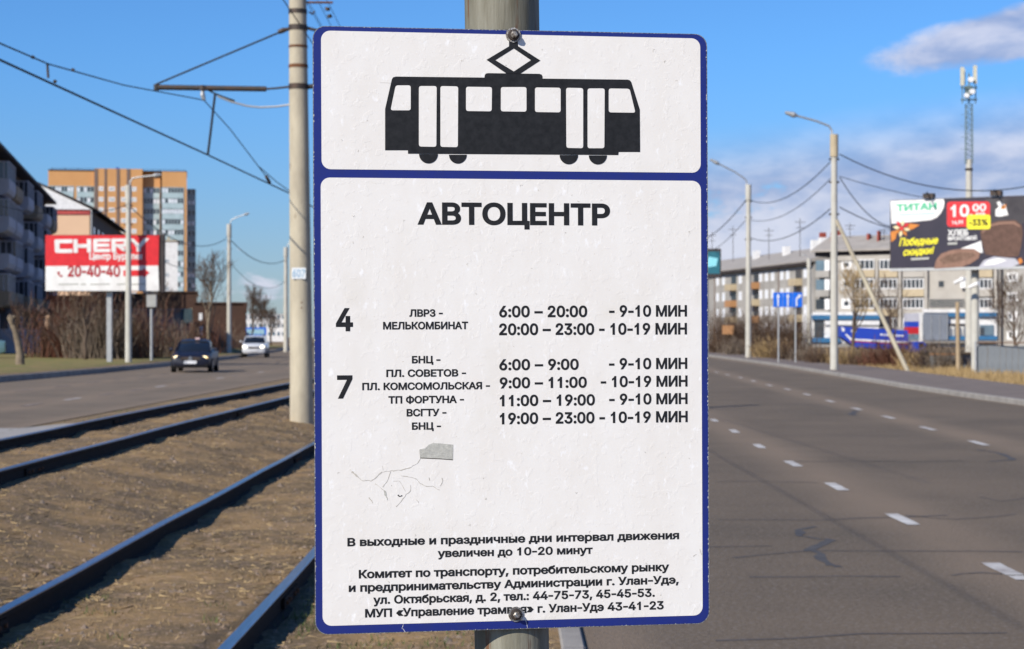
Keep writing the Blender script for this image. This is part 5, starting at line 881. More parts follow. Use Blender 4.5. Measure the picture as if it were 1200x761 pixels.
# ------------------------------------------------------------------ buildings
def window(par, x0, x1, z0, z1, y, fm='window_white', gm='glass_dark', mull=1, fw=.10, name='window'):
    mb = MB(); mb.box(x0, x1, y - .06, y, z0, z0 + fw).box(x0, x1, y - .06, y, z1 - fw, z1).box(x0, x0 + fw, y - .058, y, z0 + fw, z1 - fw).box(x1 - fw, x1, y - .058, y, z0 + fw, z1 - fw)
    for k in range(1, mull + 1): xm = x0 + (x1-x0)*k/(mull+1); mb.box(xm - fw*.4, xm + fw*.4, y - .056, y, z0 + fw, z1 - fw)
    f_ = mb.build(name, fm, par)
    MB().box(x0 + fw*.5, x1 - fw*.5, y - .03, y - .002, z0 + fw*.5, z1 - fw*.5).build('pane', gm, f_); return f_
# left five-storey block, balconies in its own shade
A0 = Vector((-33.85, 110, .3)); dirA = Vector((-.1732, .985)); angA = math.atan2(dirA.y, dirA.x)
LA = 91.0; HA = 15.6
la = thing('apartment_block', 'five-storey apartment block at the left edge, its balcony side in shade', 'building', A0, angA)
# local: x along the facade (away from camera), y to the left (behind), z up
MB().box(28, LA, 0, 12, -.5, HA).build('wall', 'wall_shade_dark', la)
mb = MB(); mb.v = [(27.6, -1.1, HA - .1), (LA + .6, -1.1, HA - .1), (LA + .6, 13, HA - .1), (27.6, 13, HA - .1), (27.6, 6, HA + 2.0), (LA + .6, 6, HA + 2.0), (27.6, -1.1, HA + .15), (LA + .6, -1.1, HA + .15)]
mb.f = [(0, 3, 2, 1), (0, 1, 7, 6), (6, 7, 5, 4), (4, 5, 2, 3), (0, 6, 4, 3), (1, 2, 5, 7)]; rf = mb.build('roof', 'roof_dark', la)
for x in (58, 80): MB().box(x, x + 1, 3, 4, HA + .8, HA + 2.6).build('chimney', 'balcony_lilac', rf)
fl = 2.85
bxs = [(33.0, 2), (40.0, 1), (51.5, 2), (62.5, 1), (74.5, 2), (83.5, 1)]
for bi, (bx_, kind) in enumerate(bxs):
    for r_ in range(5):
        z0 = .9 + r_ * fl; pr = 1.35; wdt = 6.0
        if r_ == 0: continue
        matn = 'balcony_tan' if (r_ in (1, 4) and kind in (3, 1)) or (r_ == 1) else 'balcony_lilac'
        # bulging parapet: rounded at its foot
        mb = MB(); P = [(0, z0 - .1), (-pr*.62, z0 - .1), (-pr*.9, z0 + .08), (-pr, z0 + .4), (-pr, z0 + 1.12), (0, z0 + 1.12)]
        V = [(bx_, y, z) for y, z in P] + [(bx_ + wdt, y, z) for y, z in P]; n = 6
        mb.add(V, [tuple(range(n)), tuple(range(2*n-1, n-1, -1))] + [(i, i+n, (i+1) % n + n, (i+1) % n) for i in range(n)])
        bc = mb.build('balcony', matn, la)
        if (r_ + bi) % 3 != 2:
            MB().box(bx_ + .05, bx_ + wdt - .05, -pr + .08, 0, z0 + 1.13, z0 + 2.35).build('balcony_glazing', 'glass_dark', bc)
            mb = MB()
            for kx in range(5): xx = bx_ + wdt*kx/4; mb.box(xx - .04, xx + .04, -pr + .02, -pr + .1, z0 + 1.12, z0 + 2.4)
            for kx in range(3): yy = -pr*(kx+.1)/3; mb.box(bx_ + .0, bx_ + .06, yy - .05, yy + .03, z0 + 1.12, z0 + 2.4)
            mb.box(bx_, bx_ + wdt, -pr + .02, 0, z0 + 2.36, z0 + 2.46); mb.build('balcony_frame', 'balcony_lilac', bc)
        else:
            MB().box(bx_ + 1, bx_ + 2.6, -.05, -.01, z0 + .9, z0 + 2.2).build('balcony_window', 'glass_dark', bc)
for x in (37.8, 47.5, 59.5, 70.5, 81.5, 88):
    for r_ in range(5): window(la, x, x + 1.6, .9 + r_*fl + .9, .9 + r_*fl + 2.3, -.0, mull=1)
MB().box(38, 60, -3.2, -.01, -.3, 2.0).build('ground_floor_shop', 'balcony_lilac', la)

# gabled end house
B0 = at(105, 395, 230); angB = R(7.4)
gb = thing('gabled_house', 'peach apartment house with a white gable and red fascia, left of the tower', 'building', (B0.x, B0.y, .2), angB)
kk = 230 / F; WB = 15.0; eh = EYE + (HZ - 246) * kk - .2
MB().box(-WB, 0, 0, 62, -.5, eh - .02).build('wall', 'wall_peach', gb)
MB().box(.003, .06, .2, 61.8, -.4, eh - .05).build('side_shade_layer', 'wall_shade_dark', gb)  # thin dark layer that paints the shade onto the side wall
MB().box(-WB - .02, .05, -.06, -.003, eh - .65, eh).build('fascia', 'fascia_red', gb)
MB().slab([(-WB, eh), (.3, eh), (-WB/2, eh + 3.7), (-WB, eh + 1)], -.25, .1).build('gable', 'window_white', gb)
mb = MB(); e1 = eh + .08; rdg = eh + 3.9
mb.slab([(.9, e1 - .12), (-WB/2, rdg - .12), (-WB - .9, e1 - .12), (-WB - .9, e1), (-WB/2, rdg + .05), (.9, e1 + .05)], -.5, 62.5); mb.build('roof', 'roof_dark', gb)
for i in range(6):
    for r_ in range(5):
        window(gb, 0, 0, 0, 0, 0) if False else None
for i in range(9):
    for r_ in range(5): MB().box(.05, .10, 4 + i*6.2, 6.2 + i*6.2, 2 + r_*2.9, 3.6 + r_*2.9).build('window', 'glass_dark', gb)
MB().tube([(.25, -.1, eh), (.12, -.12, 0)], .09, 8).build('downpipe', 'galvanised', gb)
for i in range(4): MB().box(.0, 1.1, 9 + i*13, 14 + i*13, 5.5, 14.5).build('balcony_stack', 'wall_shade_dark', gb)  # balconies in the same painted shade tone

# orange tower
YT = 528; kk = YT / F; T0 = at(56, 395, YT)
tw = thing('apartment_tower', 'tall orange brick apartment tower with glazed balconies, upper left', 'building', (T0.x, YT, 0), R(9.9))
tX = lambda px: (px - 56) * kk
tZ = lambda py: EYE + (HZ - py) * kk
MB().box(tX(56.5), tX(110), 0, 20, -1, tZ(199)).build('left_wing', 'brick_orange', tw)
MB().box(tX(110), tX(165), -1.0, 22, -1, tZ(197)).build('centre_wing', 'brick_orange', tw)
MB().box(tX(165.2), tX(185.5), 1.5, 20, -1, tZ(198)).build('right_wing', 'brick_orange', tw)
MB().box(tX(187.5), tX(216.5), -.5, 20, -1, tZ(199.5)).build('right_wing', 'brick_orange', tw)
MB().box(tX(185.3), tX(187.7), 3, 20, -1, tZ(199)).build('recess', 'wall_shade_dark', tw)
MB().box(tX(216.8), tX(227), 5, 20, -1, tZ(218)).build('side_wing', 'stripe_brown', tw)
for x, wd in ((111.4, 4.2), (122.4, 2.6), (136.8, 3.6), (148.7, 4.0)): MB().box(tX(x - wd/2), tX(x + wd/2), -1.12, -.95, 0, tZ(197.3)).build('wall_stripe', 'stripe_brown', tw)
MB().box(tX(56.3), tX(217), -.3, 20.3, tZ(199.3), tZ(198.6)).build('parapet_cap', 'roof_dark', tw)
MB().box(tX(133), tX(137), 6, 10, tZ(198), tZ(193)).build('roof_box', 'teal_roofbox', tw)
for px in (60, 75, 90, 112, 130, 150, 165, 185, 205, 214): MB().tube([(tX(px), 3, tZ(199)), (tX(px), 3, tZ(195.5))], .08, 4).build('railing_post', 'roof_dark', tw)
MB().tube([(tX(58), 3, tZ(196)), (tX(215), 3, tZ(196))], .05, 4).build('railing', 'roof_dark', tw)
p_win = None
for r_ in range(12):
    yr = 220.8 + 12.4 * r_
    for cx, hw in ((117.3, 2.8), (129.6, 3.6), (143.4, 3.2), (155.2, 2.9)):
        window(tw, tX(cx - hw), tX(cx + hw), tZ(yr + 2.6), tZ(yr - 2.6), -1.0, gm='glass_blue', fw=.35, mull=1)
    for x0, x1, y_ in ((57.5, 85.5, -.02), (89, 109, -.02), (165.8, 184.8, 1.48), (187.6, 212.8, -.52), (217.2, 226.8, 4.98)):
        dk = x0 > 216
        lg = MB().box(tX(x0), tX(x1), y_ - .14, y_, tZ(yr + 9.5), tZ(yr + 3.6)).build('loggia_parapet', 'loggia_parapet' if not dk else 'glass_blue', tw)
        n = max(2, int((x1-x0)/3.4)); 
        MB().box(tX(x0), tX(x1), y_ - .08, y_, tZ(yr + 3.6), tZ(yr - 2.6)).build('loggia_glass', 'glass_dark', lg)
        mb = MB()
        for q in range(n + 1): xx = tX(x0) + (tX(x1)-tX(x0))*q/n; mb.box(xx - .09, xx + .09, y_ - .13, y_ - .05, tZ(yr + 3.6), tZ(yr - 2.6))
        mb.box(tX(x0), tX(x1), y_ - .15, y_ - .05, tZ(yr - 2.4), tZ(yr - 3.0)); mb.build('loggia_mullions', 'loggia_parapet', lg)
        for q in range(n):
            if rng.random() < .4:
                xx = tX(x0) + (tX(x1)-tX(x0))*(q+.15)/n; MB().box(xx, xx + (tX(x1)-tX(x0))/n*.7, y_ - .10, y_ - .082, tZ(yr + 3.4), tZ(yr - 1.5)).build('curtain', 'curtain_white', lg)

# white block beside the billboard
YW = 385; kk = YW / F; W0 = at(185, 395, YW)
wb = thing('white_block', 'narrow white apartment block showing beside the red billboard', 'building', (W0.x, YW, 0), R(10.2))
MB().box(0, 23*kk, 0, 12, -1, EYE + (HZ-283)*kk).build('wall', 'poster_white', wb); MB().box(-.2, 23*kk + .2, -.2, 12, EYE + (HZ-283)*kk, EYE + (HZ-281.6)*kk).build('roof', 'balcony_beige', wb)
for r_ in range(7):
    for cx in (10.5, ): window(wb, (cx-2.6)*kk, (cx+2.6)*kk, EYE + (HZ-308.5-16.3*r_)*kk, EYE + (HZ-303-16.3*r_)*kk, 0, gm='glass_blue', fw=.18)
MB().box(11*kk, 13.5*kk, 3, 4, EYE + (HZ-282)*kk, EYE + (HZ-277)*kk).build('chimney', 'balcony_beige', wb)

def shed(name, label, x0, x1, ytop, Y, m, depth=10, base_z=.3, cat='building', roofm=None):
    kk = Y / F; o = thing(name, label, cat, ((x0-600)*kk, Y, base_z), math.atan((600-x1)/F)); h = EYE + (HZ-ytop)*kk - base_z
    MB().box(0, (x1-x0)*kk, 0, depth, -.6, h).build('wall', m, o); MB().box(-.15, (x1-x0)*kk + .15, -.2, depth + .2, h, h + .18).build('roof', roofm or m, o); return o, kk, h
o, kk, h = shed('brown_building', 'dark brown flat-roofed building behind the navy car', 228, 288, 356, 215, 'shed_brown', 25)
window(o, (5)*kk, (9)*kk, h - 1.9, h - 1.1, 0, gm='poster_white', fw=.15); window(o, 6*kk, 9*kk, h - 3.6, h - 2.6, 0, gm='poster_white', fw=.15); MB().box(57*kk, 61*kk, -.4, 3, h - 1.0, h - .02).build('corner_box', 'shed_brown', o)
shed('brown_building', 'taller dark brown building beneath the orange tower', 186, 230, 343, 240, 'shed_brown', 20)
o, kk, h = shed('grey_garage', 'grey garage with a pale gable peak behind the navy car', 150, 222, 364, 180, 'shed_grey', 16)
MB().slab([(64*kk, h - 1.2), (75*kk, h - 1.2), (74*kk, h + .25), (65*kk, h + .1)], -.3, .3).build('pale_gable', 'poster_cream', o)
MB().box(3*kk, 20*kk, -.05, -.005, -.2, h - 1).build('garage_door', 'poster_greydark', o)
shed('red_shed', 'dark red shed half hidden by thickets under the red billboard', 58, 112, 349, 150, 'shed_red', 8)
o, kk, h = shed('brown_building', 'low brown building behind the lamp by the red billboard', 112, 188, 346, 185, 'shed_brown', 12)
for x in (20, 38): window(o, x*kk, (x+6)*kk, h - 3, h - 1.5, 0)
YF = 520; o, kk, h = shed('far_apartment_block', 'distant white apartment block low on the horizon beyond the silver car', 284, 336, 369, YF, 'poster_white', 14, 0)
for r_ in range(3):
    for c_ in range(9): MB().box((3+c_*5.4)*kk, (5.6+c_*5.4)*kk, -.08, -.01, h - 1.2 - r_*2.3, h - .2 - r_*2.3).build('window', 'glass_blue', o)
YK = 300; kk = YK/F; bo = thing('billboard', 'pale blue hoarding above the silver car', 'billboard', ((287-600)*kk, YK, .3)); z0 = EYE + (HZ-393)*kk - .3
MB().box(0, 25*kk, 0, .3, z0, z0 + 9*kk).build('panel', 'arrow_blue', bo); MB().box(.3, 25*kk - .3, -.04, -.002, z0 + .15, z0 + 7*kk).build('pale_poster', 'pale_hoarding', bo)
for x in (3, 22): MB().tube([(x*kk, .15, -.4), (x*kk, .15, z0)], .1, 6).build('post', 'dark_steel', bo)
# small grey roadside cabinet sign below the red billboard
YS_ = 108; kk = YS_/F; cs = thing('service_sign', 'small grey box sign on a thin post right of the red billboard', 'sign', ((177.5-600)*kk, YS_, .35))
MB().tube([(0, 0, -.3), (0, 0, EYE + (HZ-362)*kk - .35)], .08, 8).build('post', 'galvanised', cs); MB().box(-.26, .28, -.12, .12, EYE + (HZ-360)*kk - .35, EYE + (HZ-345.5)*kk - .35).build('sign_box', 'galvanised', cs)

# right-hand receding block
PA = lambda Y: (103.3 - .2022*Y - 0, Y)
a0 = Vector(PA(284.5)); b0 = Vector(PA(420)); dA = (b0 - a0).normalized(); LR = (b0 - a0).length
rb_ = thing('apartment_block', 'long grey brick apartment block receding behind the lane sign', 'building', (b0.x, b0.y, .3), math.atan2(-dA.y, -dA.x))
# local x runs towards the camera along the facade, y into the house
def sY(px): return LR - ((227260 / (px - 155.1)) - 284.5) / dA.y
HR = 11.3 + EYE - .3 + .1
MB().box(0, LR, 0, 13, -1, HR).build('wall', 'wall_grey', rb_)
mb = MB(); mb.v = [(-.3, -1.0, HR), (LR + .3, -1.0, HR), (LR + .3, 14, HR), (-.3, 14, HR), (-.3, 6.5, HR + 2.9), (LR + .3, 6.5, HR + 2.9), (-.3, -1.0, HR + .2), (LR + .3, -1.0, HR + .2)]
mb.f = [(0, 3, 2, 1), (0, 1, 7, 6), (6, 7, 5, 4), (4, 5, 2, 3), (0, 6, 4, 3), (1, 2, 5, 7)]; rf = mb.build('roof', 'roof_slate', rb_)
MB().box(0, LR, -.9, -.003, HR - .35, HR - .005).build('eaves_board', 'roof_dark', rb_)
for px, m_, hh in ((857, 'poster_white', 1.2), (891, 'poster_white', 1.2), (923, 'poster_white', 1.6), (932, 'poster_white', 1.8), (948, 'poster_white', 1.8)):
    x = sY(px); ch_ = MB().box(x - .6, x + .6, 4, 5, HR + 1.4, HR + 2.3 + hh).build('chimney', m_, rf)
    if px in (932, 948): MB().box(x - .5, x + .5, 4.1, 4.9, HR + 2.3 + hh, HR + 3.1 + hh).build('chimney_pot', 'chimney_red', ch_)
hvals = [12.0, 9.2, 6.4, 3.6, .9]
cols = [841, 848, 867.7, 891.6, 898.4, 905.6, 916.4, 923.2, 944]
xx = sY(838) - 3
for pxc in cols:
    x = sY(pxc)
    for zr_ in hvals: window(rb_, x - .8, x + .8, zr_ - 1.7 - .3 + .4, zr_ - .3 + .2, 0, gm='curtain_white', fw=.18, mull=0)
for k_ in range(6):
    for zr_ in hvals: window(rb_, 6 + k_*7, 7.8 + k_*7, zr_ - 1.7, zr_ - .2, 0, gm='curtain_white', fw=.18, mull=0)
for pxc, mats_ in ((860, ('balcony_beige', 'balcony_ochre', 'balcony_beige', 'balcony_beige')), (886.5, ('balcony_ochre', 'balcony_beige', 'balcony_ochre', 'balcony_beige')), (936, ('balcony_beige', 'wall_grey', 'balcony_beige', 'balcony_beige'))):
    x = sY(pxc)
    for zr_, m_ in zip(hvals[:4], mats_):
        bc = MB().box(x - 1.5, x + 1.5, -1.2, -.01, zr_ - 2.7, zr_ - 1.6).build('balcony', m_, rb_)
        MB().box(x - 1.3, x + 1.3, -.06, -.012, zr_ - 1.55, zr_ - .15).build('balcony_window', 'glass_dark', bc)
for px in (838, 880, 913): x = sY(px); MB().tube([(x, -.1, 0), (x, -.1, HR)], .08, 6).build('downpipe', 'stripe_brown', rb_)
# tv antennas
for i, (px, top, bot, Y) in enumerate(((834.5, 272, 306, 335), (859, 265, 300, 320), (901, 267, 297, 300), (937.5, 256, 293, 285), (996, 262, 284, 275), (1036, 268, 284, 270))):
    kk = Y/F; a_ = thing('tv_antenna', ['thin roof antenna at the left end of the grey roof, by the sign', 'thin roof antenna left of the farther lamp', 'thin roof antenna above the lane sign', 'tallest thin roof antenna, between the two right-hand lamps', 'thin roof antenna just right of the propped lamp', 'thin roof antenna left of the bread billboard'][i], 'antenna', at(px, bot, Y), 0, 'television antennas on the grey roofs')
    MB().tube([(0, 0, -1), (0, 0, (bot-top)*kk)], .05, 5).build('mast', 'dark_steel', a_)
    for q in (.12, .3): MB().tube([(-.9 + q, 0, (bot-top)*kk*(1-q)), (.9 - q, 0, (bot-top)*kk*(1-q))], .04, 4).build('crossbar', 'dark_steel', a_)

# right-hand front block
F0 = at(955, 395, 272); F1 = at(1172, 395, 258); dF = Vector((F1.x - F0.x, F1.y - F0.y)); angF = math.atan2(dF.y, dF.x); LF = dF.length
fb = thing('apartment_block', 'grey apartment block with glazed loggias behind the bread billboard', 'building', (F0.x, F0.y, .2), angF)
def FX(px): Xr = (px - 600)/F; return (Xr*F0.y - F0.x) / (cos(angF) - Xr*sin(angF))
def FZ(py, px): Y = F0.y + FX(px)*sin(angF); return EYE + (HZ - py)/F*Y - .2
HF = FZ(303, 960)
MB().box(FX(974), LF, 0, 13, -1, HF).build('wall', 'wall_stone', fb)
MB().box(FX(955), FX(974) - .02, 1.2, 13, -1, HF - .3).build('side_wall', 'wall_grey', fb)
MB().box(LF + .02, LF + 14, 1.0, 13, -1, HF + .3).build('right_wing', 'wall_grey', fb)
mb = MB(); e = HF + .9; mb.v = [(-.3, -.9, e), (LF + 14, -.9, e), (LF + 14, 14, e), (-.3, 14, e), (-.3, 6.5, e + 2.6), (LF + 14, 6.5, e + 2.6), (-.3, -.9, e + .25), (LF + 14, -.9, e + .25)]
mb.f = [(0, 3, 2, 1), (0, 1, 7, 6), (6, 7, 5, 4), (4, 5, 2, 3), (0, 6, 4, 3), (1, 2, 5, 7)]; rf = mb.build('roof', 'roof_slate', fb)
MB().box(0, LF + 14, .0, 13, HF + .31, HF + .89).build('attic_band', 'roof_dark', fb)
MB().box(FX(1019), FX(1021), 3, 4, e + 1, e + 3).build('chimney', 'chimney_red', rf); MB().box(FX(1004), FX(1006.5), 4, 5, e + 1.4, e + 2.7).build('chimney', 'chimney_red', rf); MB().box(FX(961), FX(963), 4, 5, e + 1.2, e + 3.0).build('chimney', 'chimney_red', rf)
MB().box(FX(974), LF + 13.9, -.25, -.004, HF - .45, HF + .28).build('cornice', 'wall_stone', fb)
rowz = [310.5, 333, 356, 379, 401]
for ri, yr in enumerate(rowz):
    for x0, x1, n in ((1004, 1026, 4), (1032, 1053, 4), (1059.5, 1084, 5)) + (((1140, 1164, 5),) if ri < 3 else ()) + (((1089.5, 1132, 9),) if ri == 2 else ()):
        dk = 'glass_dark'
        window(fb, FX(x0), FX(x1), FZ(yr + 6, x0), FZ(yr - 6, x0), -.5, mull=n-1 if n < 6 else 13, fw=.13 if n < 6 else .12, name='loggia_window', gm=dk, fm='window_white' if ri != 2 or n < 6 else 'wall_stone')
        MB().box(FX(x0) - .02, FX(x1) + .02, -.55, -.004, FZ(yr + 15, x0), FZ(yr + 6.2, x0)).build('loggia_parapet', 'wall_stone' if (int(x0) + ri) % 2 else 'balcony_beige', fb)
    window(fb, FX(986), FX(998), FZ(yr + 6, 990), FZ(yr - 6, 990), 0, fw=.42, mull=0)
    if ri < 2: window(fb, FX(1098.5), FX(1108), FZ(yr + 5.5, 1100), FZ(yr - 5, 1100), 0, fw=.2, fm='wall_stone', mull=0)
    window(fb, FX(1177.5), FX(1190), FZ(yr - 3 + 5.5, 1180)+.6, FZ(yr - 3 - 5.5, 1180)+.6, 1.0, fw=.3, mull=1)
    # grey corner balconies
    bc = MB().box(FX(956), FX(972), -.2, 1.19, FZ(yr + 15, 960), FZ(yr + 7, 960)).build('balcony', 'wall_grey', fb)
    MB().box(FX(956) + .05, FX(966.5), -.1, 1.18, FZ(yr + 6.9, 960), FZ(yr - 5, 960)).build('balcony_glazing', 'glass_blue' if ri < 2 else 'glass_dark', bc)
    MB().box(FX(966.8), FX(972.5), -.15, 1.1, FZ(yr + 7, 960), FZ(yr - 5.5, 960)).build('balcony_door', 'window_white', bc)
MB().box(FX(1127), FX(1133.5), -.7, -.01, FZ(338, 1130), FZ(325, 1130)).build('air_conditioner', 'window_white', fb)
for px in (1029, 1056, 1086.5, 1136, 1168): MB().box(FX(px) - .22, FX(px) + .22, -.62, -.005, 0, HF - .46).build('pilaster', 'wall_stone', fb)

# blue and white shop
YSH = 236; kk = YSH / F; s0 = at(950, 395, YSH)
sh = thing('shop', 'low blue and white shop row below the grey apartment blocks', 'shop', (s0.x, YSH, .1))
hx = lambda px: (px - 950)*kk
hz = lambda py: EYE + (HZ - py)*kk - .1
for nm, x0, x1, y0_, y1_, m_, pr in (('wall', 952, 1030, 425, 368, 'poster_white', 0), ('cornice', 952, 1031, 369.5, 366, 'poster_white', .35), ('blue_canopy', 951, 1030, 374.6, 369.6, 'shop_blue', .5), ('white_band', 966, 1030, 381, 375.5, 'window_white', .3),
     ('dark_glazing', 954, 965, 396, 375.5, 'glass_dark', .12), ('dark_glazing', 985, 1004, 395, 383, 'glass_dark', .12), ('blue_skirt', 944, 983, 401.5, 396.2, 'shop_blue', .6), ('grey_base', 950, 1030, 412, 402, 'wall_grey', .3),
     ('wall', 1080, 1168, 425, 366.5, 'poster_white', 0), ('blue_canopy', 1110, 1133.5, 371.5, 366.8, 'shop_blue', .4), ('blue_canopy', 1145, 1167, 371.5, 366.8, 'shop_blue', .4), ('cornice', 1081, 1169, 366.4, 362.5, 'poster_white', .3),
     ('dark_glazing', 1148, 1164, 393, 381, 'glass_blue', .15), ('door', 1148, 1153, 393, 384, 'glass_dark', .2), ('blue_skirt', 1110, 1134, 398.5, 394, 'shop_blue', .3), ('blue_skirt', 1146, 1168, 398.5, 394, 'shop_blue', .3),
     ('cladding', 1081, 1109.5, 399, 368.5, 'mesh_grey', .5), ('shadow_gap', 1110, 1133.5, 381.5, 379.5, 'dark_steel', .2), ('canopy', 1080, 1170, 402, 400, 'kerb_concrete', 1.2), ('dark_glazing', 1083, 1096, 413, 404.5, 'glass_dark', .2),
     ('wall', 1030.2, 1079.8, 425, 384, 'wall_grey', -2), ('roof_box', 1032, 1045, 383.5, 370, 'poster_greydark', -1)):
    MB().box(hx(x0), hx(x1), -pr, 8 if pr <= 0 else -.004, hz(y0_), hz(y1_)).build(nm, m_, sh)
for q in range(4): MB().box(hx(1112 + q*5.5), hx(1112 + q*5.5 + .6), -.5, -.01, hz(394), hz(382)).build('glazing_bar', 'galvanised', sh)
for q in (1090, 1100, 1109): MB().box(hx(q), hx(q) + .08, -.56, -.505, hz(399), hz(368.5)).build('cladding_joint', 'galvanised', sh)
# white-blue-red striped stand
YK = 215; kk = YK/F; k0 = at(1063, 395, YK); fs = thing('striped_kiosk', 'white, blue and red striped box between the trailer and the grey cladding', 'kiosk', (k0.x, YK, .1))
for y0_, y1_, m_ in ((377, 367.5, 'balcony_lilac'), (383.4, 377.1, 'trailer_blue'), (391.5, 383.5, 'flag_red'), (399, 391.6, 'glass_blue')): MB().box(0, 14*kk, 0, 1.8, EYE + (HZ-y0_)*kk - .1, EYE + (HZ-y1_)*kk - .1).build('stripe_panel', m_, fs)
for q in (.1, 14*kk - .1): MB().tube([(q, .9, -.3), (q, .9, EYE + (HZ-399)*kk - .1)], .06, 6).build('leg', 'galvanised', fs)
# blue trailer with a slanting white line, and its cab
YTR = 200; kk = YTR/F; t0 = at(984, 395, YTR)
tr = thing('truck_trailer', 'long blue box trailer with a white and red line and small white lettering', 'trailer', (t0.x, YTR, .1))
def TR_(px, py): return ((px - 984)*kk, EYE + (HZ - py)*kk - .1)
bd = MB().slab([TR_(985.5, 382.8), TR_(1064, 387.5), TR_(1065, 411), TR_(1003, 407), TR_(985.5, 395)], 0, 2.4).build('body', 'trailer_blue', tr)
strokes([[(991.5, 391), (998, 397), (1064, 400.5), (1064, 402.6), (996.5, 399), (990.5, 392.5)]], bd, 'window_white', -.03, TR_, 'white_line'); strokes([[(996, 399.6), (1064, 403.0), (1064, 404), (996, 400.6)]], bd, 'flag_red', -.03, TR_, 'red_line')
strokes([[(985.6, 383.2), (989.5, 385), (990, 388), (987, 389)]], bd, 'window_white', -.03, TR_, 'white_corner')
strokes([[(997, 386.5), (1004, 387), (1003, 390), (1000.5, 391.5), (998, 389.5)]], bd, 'window_white', -.03, TR_, 'emblem')
for x0 in (1031.5, 1035, 1038.5, 1042, 1045.5, 1049, 1052.5, 1056): strokes([[(x0, 391.2 + (x0-1031)*.06), (x0 + 2.5, 391.3 + (x0-1031)*.06), (x0 + 2.5, 393.4 + (x0-1031)*.06), (x0, 393.3 + (x0-1031)*.06)]], bd, 'poster_white', -.03, TR_, 'lettering')
for px in (1010, 1018, 1052): a = TR_(px, 410); MB().tube([(a[0], .1, .45), (a[0], .5, .45)], .5, 14).build('wheel', 'rubber', tr)
YC = 150; kk = YC/F; c0 = at(1070, 395, YC)
tc_ = thing('truck_cab', 'small blue truck cab among the brush right of the trailer', 'truck', (c0.x, YC, .1))
cz = lambda py: EYE + (HZ-py)*kk - .1
bd = MB().slab([(0, cz(415)), (1.0, cz(415)), (1.05, cz(405)), (.85, cz(400.5)), (0, cz(400.5))], 0, 2.0).build('body', 'trailer_blue', tc_)
MB().slab([(.5, cz(407)), (.98, cz(407)), (.82, cz(402)), (.5, cz(402))], -.02, 0).build('side_window', 'car_glass', tc_); MB().box(.1, .6, -.1, 0, cz(416.5), cz(413.5)).build('step', 'dark_steel', tc_); MB().tube([(.5, .05, .3), (.5, .35, .3)], .34, 12).build('wheel', 'rubber', tc_)

# grey sheet fence on the right
fn = thing('sheet_fence', 'grey upright board fence along the pavement at the right edge', 'fence', at(1143, 438, 76) - Vector((0, 0, .25)))
pz0 = fn.location.z
tz1 = EYE + (HZ - 405.5)/F*74 - pz0
slat = None
for i in range(40):
    if slat is None: slat = o = MB().box(0, .235, 0, .025, .02, tz1).build('board', 'fence_grey', fn)
    else: o = slat.copy(); C.objects.link(o); o.parent = fn
    o.location = (i*.243, -.12*i*.243, rng.uniform(-.03, .02)); o.rotation_euler = (0, rng.uniform(-.006, .006), R(-7))
for i, x in enumerate((0, 2.0, 3.7, 5.6)): MB().tube([(x, -.12*x - .06, -.2), (x, -.12*x - .06, tz1 + .18)], .05, 8).build('post', 'galvanised', fn)
MB().tube([(0, -.06, tz1 + .12), (9, -1.14, tz1 + .10)], .022, 6).build('rail', 'rust', fn)
MB().box(0, 9, .3, 1.2, -.4, .12).build('footing', 'kerb_concrete', fn); fn.children[-1].rotation_euler = (0, 0, R(-7))
tag(auto_smooth(MB().tube([at(1123, 434, 80) - Vector((0, 0, .3)), at(1122, 354, 80)], [.10, .08], 8).build('wooden_post', 'wood_post')), 'thin bare wooden post standing left of the billboard post', 'post')
lf = thing('low_fence', 'low pale fence panel in the brush left of the sheet fence', 'fence', at(1090, 430, 84) - Vector((0, 0, .1)))
for i in range(9): MB().box(i*.24, i*.24 + .22, 0, .03, 0, .66).build('board', 'fence_grey', lf)
MB().box(-.05, 2.2, -.04, -.001, .62, .70).build('rail', 'balcony_ochre', lf)

